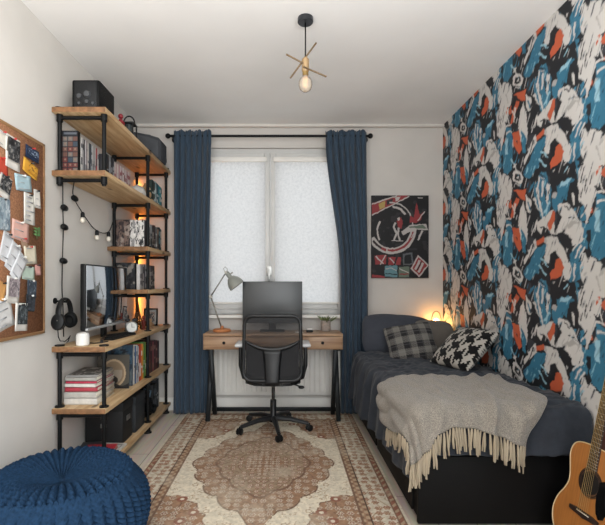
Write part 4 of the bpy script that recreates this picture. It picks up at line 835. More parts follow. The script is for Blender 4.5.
# ---------------------------------------------------------------- office chair
ch = thing('office_chair', 'black mesh swivel office chair facing the desk', 'office chair', (-.095, 3.485, 0))
CM_ = bpy.data.materials.new('chair_mesh_fabric'); CM_.use_nodes = True; n = CM_.node_tree; b_ = n.nodes['Principled BSDF']; b_.inputs['Base Color'].default_value = (.012, .012, .014, 1); b_.inputs['Roughness'].default_value = .7
tr = n.nodes.new('ShaderNodeBsdfTransparent'); mx = n.nodes.new('ShaderNodeMixShader'); tcx = n.nodes.new('ShaderNodeTexCoord'); ck = n.nodes.new('ShaderNodeTexChecker'); ck.inputs['Scale'].default_value = 260
cr = n.nodes.new('ShaderNodeMapRange'); cr.inputs['To Min'].default_value = .12; cr.inputs['To Max'].default_value = 1
n.links.new(tcx.outputs['Object'], ck.inputs['Vector']); n.links.new(ck.outputs['Fac'], cr.inputs['Value']); n.links.new(cr.outputs[0], mx.inputs[0]); n.links.new(tr.outputs[0], mx.inputs[1]); n.links.new(b_.outputs[0], mx.inputs[2]); n.links.new(mx.outputs[0], n.nodes['Material Output'].inputs[0])
CF = mat('chair_frame_black', '#141517', .38, var=.04)
def back_y(x, z): return -.225-.03*math.cos((z-.60)*3.2)+.35*x*x-.10*max(0, .62-z)
def loop(hw_, z0, z1, rc, n_=9):
    pts = []
    for cx, cz, a0 in ((hw_-rc, z1-rc, 0), (-hw_+rc, z1-rc, 90), (-hw_+rc, z0+rc, 180), (hw_-rc, z0+rc, 270)):
        for k in range(n_):
            a = math.radians(a0+90*k/(n_-1)); pts.append((cx+rc*math.cos(a), cz+rc*math.sin(a)))
    dense = []
    for p, q in zip(pts, pts[1:]+pts[:1]):
        m_ = max(1, int(math.hypot(q[0]-p[0], q[1]-p[1])/.03))
        for k in range(m_): dense.append((p[0]+(q[0]-p[0])*k/m_, p[1]+(q[1]-p[1])*k/m_))
    return dense
bm = nb(); tube(bm, [(x*(1+.04*(1-(z-.44)/.5)), back_y(x, z), z) for x, z in loop(.212, .46, .945, .065)], .0135, 10, closed=True); obj('back_frame', bm, CF, ch)
def inside(u, v, z0, z1, hw_): 
    x = (u*2-1)*hw_; z = z0+(z1-z0)*v; e = abs(u*2-1)
    if e > .8: z = max(z0+.04*((e-.8)/.2)**2, min(z1-.045*((e-.8)/.2)**2, z))
    return (x, back_y(x, z), z)
bm = nb(); gridsurf(bm, lambda u, v: inside(u, v, .462, .94, .208), 24, 26); obj('back_mesh', bm, CM_, ch)
bm = nb(); gridsurf(bm, lambda u, v: (lambda x: (x, back_y(x, .6)+.012, (.478+.03*(abs(x)/.2)**4)*(1-v)+(.745-.055*(1-(x/.2)**2))*v))(.2*(2*u-1)), 22, 14); bmesh.ops.transform(bm, matrix=I4, verts=bm.verts[:])
for v_ in bm.verts: v_.co.y = back_y(v_.co.x, v_.co.z)+.008
o = obj('back_pad', bm, mat('black_seat_fabric', '#131417', .9, bump=.3, bs=500), ch); o.modifiers.new('thick', 'SOLIDIFY').thickness = .012
def arc(z_c, sag, hw_, n_=16): return [(x, back_y(x, z_c)-.012, z_c-sag*(1-(x/hw_)**2)) for x in [hw_*(2*k/n_-1) for k in range(n_+1)]]
bm = nb(); gridsurf(bm, lambda u, v: (lambda x: (x, back_y(x, .70)-.010-.008*math.sin(PI*v), .765-.055*(1-(x/.2)**2)-v*(.022+.012*(1-(x/.2)**2))))(.205*(2*u-1)), 24, 6); o = obj('lumbar_support', bm, CF, ch); o.modifiers.new('thick', 'SOLIDIFY').thickness = .008
bm = nb(); gridsurf(bm, lambda u, v: (lambda z: ((2*u-1)*(.055+.02*v*v), back_y(0, z)-.022+.012*(2*u-1)**2, z))(.43+.26*v), 9, 10); o = obj('back_bracket', bm, CF, ch); o.modifiers.new('thick', 'SOLIDIFY').thickness = .018
bm = nb(); tube(bm, [(0, back_y(0, .46)-.01, .45), (0, -.15, .405), (0, 0, .40)], .02, 10); obj('back_arm', bm, CF, ch)
def seat_bm(h):
    bm = nb(); prism(bm, [(.21*math.copysign(abs(math.cos(a))**.55, math.cos(a))*1.05, .20*math.copysign(abs(math.sin(a))**.55, math.sin(a))) for a in [2*PI*k/40 for k in range(40)]], *h, T(0, .0, 0), bev=.016); return bm
obj('seat', seat_bm((.43, .495)), mat('black_seat_fabric', '#15161a', .9, bump=.3, bs=500), ch); obj('seat_pan', seat_bm((.405, .43)), CF, ch)
for s in (-1, 1):
    bm = nb(); tube(bm, [(s*.16, -.02, .41), (s*.235, -.04, .44), (s*.258, -.06, .54), (s*.258, -.05, .695)], .017, 10); obj('armrest_post', bm, CF, ch)
    bm = nb(); box(bm, (s*.258-.038, -.16, .695), (s*.258+.038, .10, .722), .012); obj('armrest_pad', bm, mat('armrest_grey', '#c4c5c6', .4), ch)
bm = nb(); box(bm, (-.09, -.09, .375), (.09, .09, .41), .01); obj('mechanism', bm, CF, ch)
bm = nb(); tube(bm, [(.08, -.03, .39), (.17, -.05, .385), (.215, -.06, .37)], .006, 8); ball(bm, (.225, -.062, .365), (.026, .014, .014), 12); obj('lever', bm, CF, ch)
bm = nb(); tube(bm, [(0, 0, .22), (0, 0, .38)], .014, 12); obj('gas_lift', bm, mat('dark_chrome', '#4a4c4e', .25, .9), ch)
bm = nb(); lathe(bm, [(0, .075), (.034, .075), (.034, .11), (.025, .13), (.025, .25), (0, .25)], 20); obj('lift_cover', bm, CF, ch)
for k in range(5):
    a = math.radians(208+72*k); c_, s_ = math.cos(a), math.sin(a)
    bm = nb(); tube(bm, [(.02*c_, .02*s_, .105), (.14*c_, .14*s_, .10), (.285*c_, .285*s_, .07)], [.024, .020, .015], 10); b5 = obj('base_arm', bm, CF, ch)
    bm = nb(); x, y = .292*c_, .292*s_; ang = math.degrees(a)+35
    tube(bm, [(x, y, .075), (x, y, .05)], .007, 8)
    M_ = T(x, y, .028+.0095) @ R(ang, 'Z')
    for q_ in (-.014, .014): lathe(bm, [(0, -.008), (.020, -.008), (.026, -.004), (.026, .004), (.020, .008), (0, .008)], 18, M_ @ T(0, q_, 0) @ R(90, 'X'))
    lathe(bm, [(0, -.008), (.019, -.008), (.019, .008), (0, .008)], 12, M_ @ R(90, 'X')); obj('castor', bm, BPL, b5)
# ---------------------------------------------------------------- pouf
def pouf():
    bm = nb(); NU, NV, ribs = 552, 170, 46
    prof = []
    # profile from the dimpled centre of the top over the shoulder to the floor
    base = [(0.0, .352), (.04, .353), (.09, .366), (.16, .392), (.22, .405), (.28, .396), (.335, .36), (.375, .30), (.392, .22), (.385, .14), (.355, .07), (.30, .02), (.22, .004)]
    P = [Vector((a, 0, b)) for a, b in base]; cur = cat_curve(P, 24)
    L = [0]
    for p, q in zip(cur, cur[1:]): L.append(L[-1]+(q-p).length)
    tot = L[-1]
    def at(v):
        s = v*tot; k = min(len(L)-2, max(0, int(np.searchsorted(L, s))-1)); f = (s-L[k])/((L[k+1]-L[k]) or 1)
        p = cur[k].lerp(cur[k+1], f); d = (cur[k+1]-cur[k]).normalized(); return p, Vector((-d.z, 0, d.x))*-1, s
    rows = []
    for j in range(NV):
        v = .0+j/(NV-1); p, nrm, s = at(v)
        if nrm.z < 0 and v < .4: nrm = -nrm
        n_ = Vector((abs(nrm.x), 0, nrm.z)) if v > .1 else nrm
        fade = .12+.88*max(0, min(1, (p.x-.03)/.25))
        row = []
        for i in range(NU):
            th = 2*PI*i/NU; st = s/.022; tri = abs((st % 1)*2-1)*2-1
            ph = th*ribs+tri*.8*min(1, p.x/.15)+.15*math.sin(th*5+s*20)
            rib = abs(math.cos(ph/2)); h_ = (.040*(rib**.65-.72)+.003*math.cos(2*PI*st)*rib)*fade if p.x > .015 else 0
            r_ = p.x+n_.x*h_; z_ = p.z+n_.z*h_
            wob = 1+.012*math.sin(th*3+1)
            row.append(bm.verts.new((.91*r_*wob*math.cos(th), .91*r_*wob*math.sin(th), max(.002, z_*.94))))
        rows.append(row)
    for a, b in zip(rows, rows[1:]):
        for i in range(NU): bm.faces.new((a[i], b[i], b[(i+1) % NU], a[(i+1) % NU]))
    return bm
o = obj('pouf', pouf(), mat('navy_knit_cotton', '#1b3047', .92, var=.12, vs=90, bump=.25, bs=500, spec=.08), loc=(-.975, 1.88, 0), smooth=75)
tag(o, 'round navy chunky knit pouf on the floor in front of the shelving', 'pouf')
# ---------------------------------------------------------------- pendant lamp
pl = thing('pendant_lamp', 'small pendant lamp with wooden rods and a clear globe bulb on the ceiling', 'pendant lamp', (.115, 2.42, H))
bm = nb(); lathe(bm, [(0, 0), (.043, 0), (.044, -.004), (.044, -.024), (.040, -.028), (0, -.028)], 28); obj('canopy', bm, mat('graphite_metal', '#34363a', .35, .5), pl)
bm = nb(); tube(bm, [(0, 0, -.028), (0, 0, -.225)], .004, 8); obj('cord', bm, BPL, pl)
PW = wood('pendant_wood', '#8a7050', '#a68b66', 'Z', knots=False)
bm = nb(); lathe(bm, [(0, -.222), (.012, -.224), (.02, -.234), (.02, -.298), (.016, -.305), (0, -.306)], 20); obj('holder', bm, PW, pl)
for p, q in (((-.108, -.02, -.215), (.01, -.01, -.272)), ((-.085, .03, -.325), (.060, -.02, -.150)), ((-.012, -.02, -.285), (.115, -.03, -.345))):
    bm = nb(); tube(bm, [p, q], .0048, 10); obj('rod', bm, mat('rod_wood', '#6f5b43', .5, var=.1), pl)
bm = nb(); lathe(bm, [(0, -.302), (.017, -.302), (.017, -.323), (.012, -.330), (0, -.331)], 18); obj('socket', bm, mat('brass', '#a58a58', .3, .8), pl)
gm = bpy.data.materials.new('clear_amber_glass'); gm.use_nodes = True; n = gm.node_tree; n.nodes.remove(n.nodes['Principled BSDF']); df = n.nodes.new('ShaderNodeBsdfTranslucent'); df.inputs[0].default_value = (.95, .91, .84, 1); d2 = n.nodes.new('ShaderNodeBsdfDiffuse'); d2.inputs[0].default_value = (.92, .88, .81, 1); ma = n.nodes.new('ShaderNodeMixShader'); mb_ = n.nodes.new('ShaderNodeMixShader'); mb_.inputs[0].default_value = .38
tr = n.nodes.new('ShaderNodeBsdfTransparent'); tr.inputs[0].default_value = (.94, .86, .74, 1); gl = n.nodes.new('ShaderNodeBsdfGlossy'); gl.inputs['Roughness'].default_value = .05; lw = n.nodes.new('ShaderNodeLayerWeight'); lw.inputs[0].default_value = .35; mx = n.nodes.new('ShaderNodeMixShader')
n.links.new(df.outputs[0], ma.inputs[1]); n.links.new(d2.outputs[0], ma.inputs[2]); n.links.new(tr.outputs[0], mb_.inputs[1]); n.links.new(ma.outputs[0], mb_.inputs[2]); lw.inputs[0].default_value = .2
n.links.new(lw.outputs['Fresnel'], mx.inputs[0]); n.links.new(mb_.outputs[0], mx.inputs[1]); n.links.new(gl.outputs[0], mx.inputs[2]); n.links.new(mx.outputs[0], n.nodes['Material Output'].inputs[0])
bm = nb(); lathe(bm, [(.012, -.322), (.017, -.330), (.030, -.342), (.0385, -.362), (.0385, -.380), (.031, -.402), (.015, -.414), (0, -.416)], 24); gb = obj('bulb', bm, gm, pl)
bm = nb(); tube(bm, [(-.006, 0, -.331), (-.008, 0, -.378), (0, 0, -.39), (.008, 0, -.378), (.006, 0, -.331)], .0016, 6); obj('filament', bm, mat('filament_warm', '#ffcf90', .5, emit='#ffb868', es=1.5), gb)
# ---------------------------------------------------------------- poster
PO = []
WHT, RDP, YLP, TLP, GRP_, GNP = lin('#aba6a3'), lin('#843336'), lin('#a18a50'), lin('#5b8088'), lin('#55585c'), lin('#5d6a5e')
PO += [(RDP, [(35, 85), (175, 40), (250, 40), (60, 145), (35, 150)])] + stroke(WHT, 7, (36, 90), (130, 58), (180, 42)) + stroke(WHT, 6, (38, 150), (150, 95), (250, 45))
PO += [(YLP, [(75, 85), (112, 72), (112, 108), (80, 118)]), (lin('#2a2a2c'), [(120, 70), (160, 58), (150, 85), (122, 95)]), (WHT, [(170, 50), (200, 45), (190, 68), (172, 74)])]
def arcpts(cx, cy, rx, ry, a0, a1, n=16): return [(cx+rx*math.cos(math.radians(a0+(a1-a0)*i/n)), cy+ry*math.sin(math.radians(a0+(a1-a0)*i/n))) for i in range(n+1)]
PO += stroke(WHT, 7, *arcpts(150, 210, 122, 130, -95, 10)) + stroke(WHT, 12, *arcpts(150, 215, 100, 112, -85, -40)) + stroke(WHT, 9, *arcpts(150, 240, 82, 95, 150, 215))
PO += stroke(WHT, 34, *arcpts(150, 225, 125, 125, 150, 5)) + stroke(RDP, 12, *arcpts(150, 225, 124, 122, 100, 10)) + stroke(lin('#2a2022'), 12, *arcpts(150, 225, 126, 122, 145, 118)) + stroke(RDP, 14, *arcpts(150, 225, 126, 123, 116, 106))
PO += [(RDP, [(178, 185), (205, 160), (213, 195), (205, 225), (188, 225)]), (WHT, [(182, 170), (196, 160), (198, 175), (186, 182)])] + stroke(WHT, 11, (170, 195), (160, 215), (178, 250), (165, 285)) + stroke(WHT, 10, (190, 222), (186, 255), (196, 288)) + stroke(WHT, 5, (150, 290), (215, 295))
PO += [(RDP, [(252, 190), (258, 150), (276, 165), (292, 80), (312, 150), (335, 128), (318, 175), (290, 195)])] + stroke(WHT, 6, (300, 180), (338, 130))
PO += [(WHT, [(205, 240), (255, 205), (345, 198), (360, 235), (285, 228), (215, 262)]), (GNP, [(245, 215), (330, 203), (352, 225), (260, 222)])] + stroke(WHT, 10, (325, 238), (302, 285)) + stroke(WHT, 6, (285, 235), (262, 275))
PO += [(RDP, [(52, 375), (122, 372), (116, 422), (58, 425)]), (RDP, [(130, 385), (202, 383), (202, 428), (132, 428)])] + stroke(WHT, 7, (60, 380), (100, 420)) + stroke(WHT, 6, (115, 375), (85, 425)) + stroke(WHT, 6, (140, 390), (170, 425)) + stroke(lin('#2a2022'), 9, (180, 385), (165, 428))
PO += [(GRP_, [(215, 365), (268, 358), (276, 425), (216, 430)]), (lin('#1c1d20'), [(224, 374), (260, 370), (266, 418), (224, 421)]), (RDP, [(300, 372), (362, 428), (308, 498), (255, 448)])]
PO += stroke(WHT, 8, (302, 378), (358, 428), (308, 490), (262, 448), (302, 378)) + stroke(WHT, 13, (310, 405), (285, 450)) + stroke(WHT, 12, (328, 420), (305, 465)) + stroke(lin('#1c1d20'), 6, (320, 412), (295, 455))
PO += [(TLP, [(110, 432), (182, 430), (182, 496), (110, 492)]), (GNP, [(190, 440), (250, 436), (250, 496), (190, 496)]), (RDP, [(36, 480), (110, 492), (110, 499), (36, 499)])] + stroke(WHT, 4, (115, 450), (150, 445), (178, 460)) + stroke(lin('#22343a'), 5, (115, 475), (178, 480)) + stroke(WHT, 5, (195, 450), (245, 470)) + stroke(RDP, 6, (195, 480), (245, 478)) + stroke(WHT, 4, (302, 52), (328, 54))
nx, ny = 150, 214
gx, gy = np.meshgrid(np.linspace(35, 362, nx), np.linspace(500, 40, ny)); img = np.zeros((ny, nx, 3)); img[:] = lin('#1b1a1c'); img[vnoise(gx/26, gy/20, 3) > .72] = lin('#2a292b')
paint(gx+4*(vnoise(gx/14, gy/14, 2)-.5), gy+4*(vnoise(gx/14, gy/14, 6)-.5), img, PO)
t = thing('canvas_poster', 'dark canvas print with a white ring and red graphics on the back wall', 'wall art', (1.078, YB-.012, 1.63))
bm = nb(); box(bm, (-.268, -.012, -.387), (.268, .012, .387), .002); obj('canvas_block', bm, mat('canvas_edge', '#1d1c1e', .8), t)
o = cmesh('printed_front', nx, ny, np.stack([(gx-35)/327*.534-.267, np.full_like(gx, -.0126), (500-gy)/460*.772-.386], -1), img, vcol('printed_canvas', .6, .3, .1, 500)); o.parent = t
# ---------------------------------------------------------------- bed
bed = thing('bed', 'black wooden bed frame with drawers along the right wall', 'bed', (1.065, 3.05, 0))
BX0, BX1, BY0, BY1 = .652, 1.482, 2.13, 4.03
BB = mat('black_brown_panel', '#0a0909', .6, var=.06, vs=6, spec=.15)
bm = nb(); box(bm, (BX0, BY0, .04), (BX0+.02, 3.86, .30), .002); obj('side_panel', bm, BB, bed, world=True)
bm = nb(); box(bm, (BX1-.02, BY0, .04), (BX1, 3.86, .30), .002); obj('side_panel', bm, BB, bed, world=True)
bm = nb(); box(bm, (BX0, BY0-.022, .01), (BX1, BY0, .34), .003); obj('foot_panel', bm, BB, bed, world=True)
bm = nb(); box(bm, (BX0+.02, BY0, .26), (BX1-.02, 3.86, .28)); obj('slat_base', bm, BB, bed, world=True)
bm = nb(); box(bm, (.79, 3.87, .01), (BX1, BY1, .775), .005); obj('headboard', bm, BB, bed, world=True)
for a, b in ((2.17, 2.98), (3.02, 3.83)):
    bm = nb(); box(bm, (BX0-.014, a, .05), (BX0+.35, b, .285), .003); d_ = obj('drawer', bm, BB, bed, world=True)
    bm = nb(); box(bm, (BX0-.022, (a+b)/2-.07, .225), (BX0-.012, (a+b)/2+.07, .24), .003); obj('handle', bm, MBL, d_, world=True)
bm = nb(); box(bm, (BX0+.01, BY0+.005, .28), (BX1-.004, 3.855, .545), .04, seg=4); o = obj('mattress', bm, mat('mattress_ticking', '#2c2e33', .9), loc=(1.065, 3.0, .28), world=True); tag(o, 'thick mattress under the dark duvet on the bed', 'mattress')
def drape(s, t, x0, y0, top, R_, off=0, flare=0):
    a, b = max(0., -s), max(0., -t); r = math.hypot(a, b); x, y, z = x0+max(s, 0), y0+max(t, 0), top+off
    if r > 1e-6:
        nx_, ny_ = -a/r, -b/r; RR = R_+off; q = RR*PI/2
        if r < q: out, dz = RR*math.sin(r/RR), RR*(1-math.cos(r/RR))
        else: out, dz = RR+flare*(r-q), RR+(r-q)
        x += nx_*out; y += ny_*out; z -= dz
    return Vector((x, y, z))
DUV = mat('slate_duvet_linen', '#30343b', .9, var=.08, vs=14, bump=.5, bs=22, spec=.15, sheen=.1)
def nz3(x, y, z): return noise.noise(Vector((x, y, z)))
def duvet(u, v):
    s = -.40+(.40+.775)*u; t_ = -.25+(.25+1.60)*v
    hem = .03*nz3(s*4, t_*5, 3)
    if s < 0: s *= 1+hem*3
    if s < 0 and t_ < 0:
        kq = math.hypot(s, t_); kf = min(1, .27/kq); s *= kf; t_ *= kf
    p = drape(s, t_, .70-.045*min(1, max(0, t_)/1.3), 2.125, .578, .055, 0, .10)
    w = .012*nz3(s*5, t_*5, 0)+.034*(.5-abs(nz3(s*7+t_*5, t_*8-s*4, 4)))+.018*(.4-abs(nz3(s*16-t_*9, t_*15, 8)))
    edge = max(0., -s)+max(0., -t_)
    if edge > 0:
        fo = min(1, edge/.15)
        if -s > 0: p.x -= fo*min(1, .35+max(0, t_-.3))*(.020*math.sin(t_*34+2*nz3(t_*3, 0, 1))+.010*math.sin(t_*61+s*5)+.01)
        if -t_ > 0: p.y -= fo*(.006*math.sin(s*26+1)+.004)
    p.z += max(0, w)*.9 if edge == 0 else w*.5
    p.z += .03*max(0, (t_-1.1))*1.0
    return p
bm = nb(); gridsurf(bm, duvet, 130, 190); o = obj('duvet', bm, DUV, loc=(1.065, 3.0, .57), world=True, smooth=80); o.modifiers.new('cloth_thickness', 'SOLIDIFY').thickness = .006; tag(o, 'slate blue grey duvet spread over the bed', 'duvet')
# throw blanket
BLK = mat('oat_wool', '#867f76', .95, var=.22, vs=240, bump=.5, bs=330, spec=.1, sheen=.25)
FRG = mat('cream_wool_fringe', '#a0937f', .95, var=.06, bump=.4, bs=300, spec=.1)
def hem_front(s):           # drop below the foot edge
    pts = [(-.34, .20), (-.12, .27), (-.04, .25), (.03, .175), (.10, .145), (.18, .15), (.30, .185), (.40, .225), (.48, .25), (.76, .27)]
    for (a, ha), (b, hb) in zip(pts, pts[1:]):
        if a <= s <= b: f = (s-a)/(b-a); f = f*f*(3-2*f); return ha+(hb-ha)*f
    return pts[0][1] if s < pts[0][0] else pts[-1][1]
def throw(u, v):
    f = v
    g_ = min(1, f/.45); sl = -.235+.03*math.sin(f*7); sr = .435+.20*g_*g_*(3-2*g_)
    s = sl+(sr-sl)*u
    tb = .54+.02*math.sin(s*9)+.05*max(0, s-.35)
    t0 = -hem_front(s)
    t_ = t0+(tb-t0)*v
    p = drape(s, t_, .70-.045*min(1, max(0, t_)/1.3), 2.125, .585, .058, .020, .10)
    if s < 0: p.x -= .022*min(1, -s/.08)
    drop = max(0., -s)+max(0., -t_); k = min(1, drop/.2)
    fold = .018*math.sin(s*30+t_*7+1.5*nz3(s*3, t_*3, 2))+.008*math.sin(s*55-t_*10)
    ridge = .045*math.exp(-((s-.29-.30*(t_+.1))/.026)**2)+.022*math.exp(-((s-sr+.05)/.03)**2)+.018*math.exp(-((s-.07-.3*t_)/.03)**2)
    n_ = Vector((0, 0, 1)) if drop == 0 else Vector((-max(0., -s), -max(0., -t_), .06)).normalized()
    p += n_*((abs(fold)*.7+ridge)*(.55+.6*k)+.012*abs(nz3(s*7, t_*7, 5)))
    if drop == 0: p.z += .010*math.exp(-((t_-tb+.02)/.03)**2)
    return p
bl = thing('throw_blanket', 'oat grey wool throw with cream fringe draped over the foot of the bed', 'throw blanket', (1.0, 2.3, .60))
bm = nb(); gridsurf(bm, throw, 110, 90); o = obj('blanket_cloth', bm, BLK, bl, world=True, smooth=80); o.modifiers.new('cloth_thickness', 'SOLIDIFY').thickness = .009
def tassel(p, out, L_, seed):
    rnd = random.Random(seed); bm = nb(); d = Vector((rnd.uniform(-.10, .10), rnd.uniform(-.05, .05), -1)); p = Vector(p)+out*.004
    for q_ in range(3):
        o_ = Vector((rnd.uniform(-.004, .004), rnd.uniform(-.004, .004), 0))
        tube(bm, [p+o_*.3, p+d*L_*.3+o_, p+d*L_*.65+o_*1.3+Vector((rnd.uniform(-.004, .004), 0, 0)), p+d*L_+o_*1.8], [.0035, .005, .0045, .003], 6)
    obj('tassel', bm, FRG, bl, world=True, smooth=60)
for k in range(46):
    u = (k+.5)/46; tassel(throw(u, 0), Vector((0, -1, 0)), .105+.02*math.sin(k*1.7), k)
for k in range(15):
    v = .06+.62*k/15; tassel(throw(0, v), Vector((-1, 0, 0)), .08+.015*math.sin(k*2.1), 100+k)
# pillows and cushions
def cushion(name, lab, w, h, th, loc, rot, colfun, mname, n_=44, grp='pillows on the bed', rnd=.05):
    u, v = np.meshgrid(np.linspace(-1, 1, n_), np.linspace(-1, 1, n_)); pr = np.clip((1-np.abs(u)**2.4), 0, 1)**.55*np.clip((1-np.abs(v)**2.4), 0, 1)**.55
    pin = 1-.10*(1-v*v)*0; X = u*w/2*(1-.09*(1-np.abs(v))**1*np.abs(u)**3); Z = v*h/2*(1-.09*(1-np.abs(u))*np.abs(v)**3)
    X = X*np.sqrt(1-rnd*v**2*2)*(1-rnd*.3*v**4); Z = Z*np.sqrt(1-rnd*u**2*2)-rnd*.35*h*np.abs(u)**3*(v > 0)*v
    wr = 1+.14*(fbm(u*2.5+9, v*2.5, int(w*1000))-.5)+.05*(fbm(u*9, v*9, 4)-.5)
    c = colfun(u*w/2, v*h/2)
    f = np.stack([X, -th/2*pr*wr, Z], -1); b = np.stack([X, th/2*pr*wr, Z], -1)
    P = np.concatenate([f, b[:, ::-1]], 1); C = np.concatenate([c, c[:, ::-1]], 1)
    o = cmesh(name, n_*2, n_, P, C, vcol(mname, .92, .12, .3, 300, .1)); o.location = loc; o.rotation_euler = [math.radians(a) for a in rot]
    return tag(o, lab, 'pillow' if name == 'pillow' else 'cushion', grp)
def plainc(h): 
    return lambda x, z: np.array(lin(h))*(.92+.16*fbm(x*40, z*40, 3))[..., None]
def thread(i, j, k): return ((i-j) % k) < k/2
def plaid(x, z):
    i, j = np.floor(x/.0052).astype(int), np.floor(z/.0052).astype(int)
    wx = np.sin(x*2*PI/.108+1.2) > 0; wz = np.sin(z*2*PI/.108+.4) > 0
    A, B_ = np.array(lin('#726f6a')), np.array(lin('#29282a')); tw = ((i+j) % 4 < 2)
    sel = np.where(tw, wx, wz)
    fx = np.abs(np.mod(x, .054)-.027) < .0022; fz = np.abs(np.mod(z, .054)-.027) < .0022
    c = np.where(sel[..., None], A, B_); mix = (wx.astype(float)+wz)/2; m3 = mix[..., None]; c = c*.35+(A*m3+B_*(1-m3))*.65
    c = np.where((fx | fz)[..., None], c*.8+.05, c); return c
def hound(x, z):
    a = (x+z)*.7071; b = (z-x)*.7071; sc = .0135
    i, j = np.floor(a/sc).astype(int), np.floor(b/sc).astype(int)
    tw = ((i-j) % 4) < 2; val = np.where(tw, (i % 8) < 3.5, (j % 8) < 3)
    return np.where(val[..., None], np.array(lin('#a8a39b')), np.array(lin('#121213')))
cushion('pillow', 'large slate grey bed pillow leaning on the headboard at the left', .66, .40, .20, (.985, 3.775, .745), (-28, 3, -4), plainc('#40434b'), 'pillow_linen', 60, rnd=.12)
cushion('cushion', 'black and grey plaid cushion leaning on the slate pillow', .41, .36, .13, (1.035, 3.53, .70), (-30, -9, -3), plaid, 'cushion_wool', 90)
cushion('cushion', 'plain taupe grey cushion between the plaid and the black and white cushions', .40, .36, .12, (1.30, 3.70, .72), (-26, 4, 12), plainc('#68635d'), 'cushion_wool', rnd=.12)
cushion('cushion', 'black and white houndstooth cushion leaning against the papered wall', .41, .40, .14, (1.288, 3.10, .730), (0, 0, 0), hound, 'cushion_wool', 110)
hc = [o_ for o_ in COL.objects if o_.get('label', '').startswith('black and white houndstooth')][0]
vx = Vector((.35, -.937, 0)).normalized(); vz = Vector((.77, 0, .63)); vz = (vz-vx*vz.dot(vx)).normalized(); vy = vz.cross(vx)
hc.rotation_euler = Matrix((vx, vy, vz)).transposed().to_euler()
# bedside lamp on the headboard ledge
tl = thing('table_lamp', 'small glowing warm lamp with a metal arch behind the bed pillows', 'table lamp', (1.395, 3.965, .775))
bm = nb(); lathe(bm, [(0, 0), (.042, 0), (.044, .006), (.04, .012), (0, .012)], 24); obj('base', bm, LM, tl)
bm = nb(); tube(bm, [(-.046, 0, .008), (-.044, 0, .09)]+[(-.034*math.cos(a)-.0, 0, .125+.035*math.sin(a)) for a in [PI*i/8 for i in range(9)]]+[(.044, 0, .09), (.046, 0, .008)], .005, 8); obj('arch', bm, LM, tl)
bm = nb(); lathe(bm, [(0, .012), (.02, .012), (.028, .03), (.03, .06), (.022, .085), (0, .095)], 20); obj('glowing_shade', bm, mat('warm_glow_glass', '#ffdca8', .4, emit='#ffb45e', es=38), tl)
# ---------------------------------------------------------------- guitar
gt = thing('acoustic_guitar', 'natural top acoustic guitar leaning on the papered wall by the bed foot', 'guitar', (1.250, 1.845, .022))
gt.scale = (.94, .94, .94); gt.rotation_euler = (Matrix.Rotation(math.radians(-86), 4, 'Z') @ Matrix.Rotation(math.radians(-11.5), 4, 'X')).to_euler()
half = [(0, 0), (.06, .002), (.12, .018), (.165, .055), (.186, .105), (.186, .15), (.170, .20), (.142, .245), (.124, .285), (.122, .32), (.132, .365), (.143, .41), (.140, .45), (.118, .482), (.07, .497), (.0, .50)]
hs = [(p.x, p.z) for p in cat_curve([(a, 0, b) for a, b in half], 4)]
outl = hs+[(-a, b) for a, b in hs[::-1][1:-1]]
MG = R(90, 'X')          # (x, z, depth) -> x, -depth, z
TOP = mat('spruce_top', '#a96d37', .3, var=.06, vs=6, spec=.5, coat=.5, stretch=(18, 18, 1)); SIDE = mat('mahogany_side', '#43201a', .3, var=.1, vs=6, coat=.4); ROSE = mat('rosewood', '#2e201b', .5, var=.15, vs=40)
bm = nb(); prism(bm, outl, -.098, -.004, MG, bev=.004); obj('body', bm, SIDE, gt)
bm = nb(); prism(bm, [(a*.985, .25+(b-.25)*.988) for a, b in outl], -.004, 0, MG); obj('soundboard', bm, TOP, gt)
bm = nb()
tube(bm, [(a, -.0, b) for a, b in outl], .0028, 6, closed=True); obj('binding', bm, mat('cream_binding', '#cbb791', .4), gt)
bm = nb(); lathe(bm, [(0, .0012), (.049, .0012), (.049, 0)], 32, T(0, 0, .335) @ MG); obj('sound_hole', bm, mat('sound_hole_dark', '#0b0706', .9), gt)
bm = nb()
for r0, r1 in ((.0495, .053), (.055, .0625), (.0645, .067)): lathe(bm, [(r0, 0), (r0, .0018), (r1, .0018), (r1, 0)], 40, T(0, 0, .335) @ MG)
obj('rosette', bm, ROSE, gt)
bm = nb(); prism(bm, [(-.085, .18), (-.07, .178), (-.03, .176), (0, .17), (.03, .176), (.07, .178), (.085, .18), (.085, .197), (.05, .202), (-.05, .202), (-.085, .197)], 0, .009, MG, bev=.002); obj('bridge', bm, ROSE, gt)
bm = nb(); box(bm, (-.036, -.0125, .1935), (.036, -.009, .1965)); obj('saddle', bm, mat('bone', '#e2dccb', .4), gt)
bm = nb(); prism(bm, [(.045, .30), (.052, .325), (.05, .36), (.075, .375), (.10, .35), (.112, .30), (.112, .25), (.10, .215), (.075, .205), (.058, .225), (.05, .26)], 0, .0022, MG, bev=.0008); obj('pickguard', bm, mat('pickguard_black', '#0f0f10', .2), gt)
def neckw(z): return .0275-.006*(z-.4)/.45
bm = nb(); nz_n = [.48, .50, .60, .72, .846]
rows = [[(neckw(z)*math.cos(a), .022*math.sin(a) if z > .5 else .05*math.sin(a), z) for a in [PI*k/10 for k in range(11)]] for z in nz_n]
VV = [[bm.verts.new(p) for p in r_] for r_ in rows]
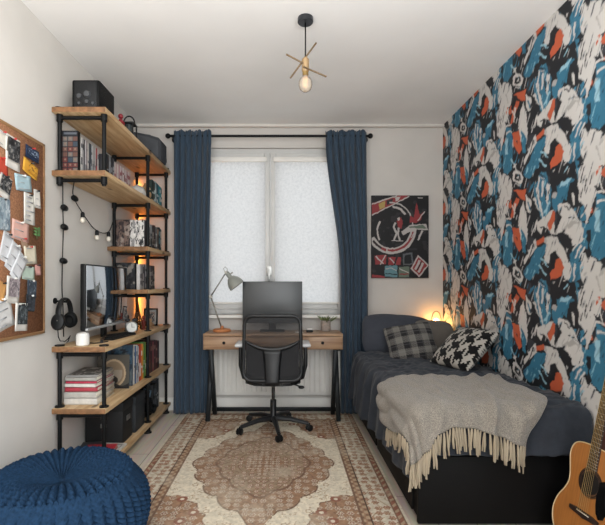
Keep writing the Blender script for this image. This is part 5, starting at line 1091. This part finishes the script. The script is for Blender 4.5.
for a, b in zip(VV, VV[1:]):
    for k in range(10): bm.faces.new((a[k], a[k+1], b[k+1], b[k]))
    bm.faces.new((a[10], a[0], b[0], b[10]))
bm.faces.new(VV[0][::-1]); bm.faces.new(VV[-1]); obj('neck', bm, SIDE, gt)
bm = nb(); prism(bm, [(-neckw(.39), .39), (neckw(.39), .39), (neckw(.846), .846), (-neckw(.846), .846)], .0, .006, MG, bev=.0008); fb = obj('fretboard', bm, mat('fretboard_wood', '#3a2a22', .5, var=.1, vs=40), gt)
for k in range(1, 21):
    z = .196+.65*2**(-k/12)
    if z < .395: continue
    bm = nb(); box(bm, (-neckw(z), -.0072, z-.0011), (neckw(z), -.0058, z+.0011)); obj('fret', bm, STEEL, fb)
bm = nb()
for k in (3, 5, 7, 9, 15):
    z = .196+.65*(2**(-k/12)+2**(-(k-1)/12))/2; lathe(bm, [(0, .0064), (.0034, .0064), (.0034, .005)], 10, T(0, 0, z) @ MG)
obj('inlay_dots', bm, mat('pearl', '#d9d6cc', .3), fb)
bm = nb(); box(bm, (-.022, -.0095, .846), (.022, 0, .851), .001); obj('nut', bm, mat('bone', '', .4), gt)
MH = T(0, 0, .851) @ R(-12, 'X')
bm = nb(); prism(bm, [(-.022, 0), (.022, 0), (.032, .03), (.036, .165), (.02, .172), (0, .168), (-.02, .172), (-.036, .165), (-.032, .03)], -.014, .002, MH @ MG, bev=.0015); obj('headstock', bm, ROSE, gt)
for s in (-1, 1):
    for k in range(3):
        z = .045+k*.042; x = s*(.034+.001*k)
        bm = nb(); tube(bm, [(x*.7, -.012, z), (x*.7, .004, z)], .004, 8, M=MH); tube(bm, [(x, .006, z), (x+s*.016, .006, z)], .0025, 6, M=MH); ball(bm, (x+s*.022, .006, z), (.008, .005, .010), 10, M=MH); obj('tuning_peg', bm, mat('chrome', '#c6c6c4', .2, .9), gt)
for k in range(6):
    x0, x1 = -.027+k*.0108, -.017+k*.0068; bm = nb(); tube(bm, [(x0, -.0125, .195), (x1, -.0098, .848), (x1*1.3, -.006, .89)], .0007+.0001*(5-k), 5); obj('string', bm, mat('string_bronze', '#b59a6a', .35, .8), gt)
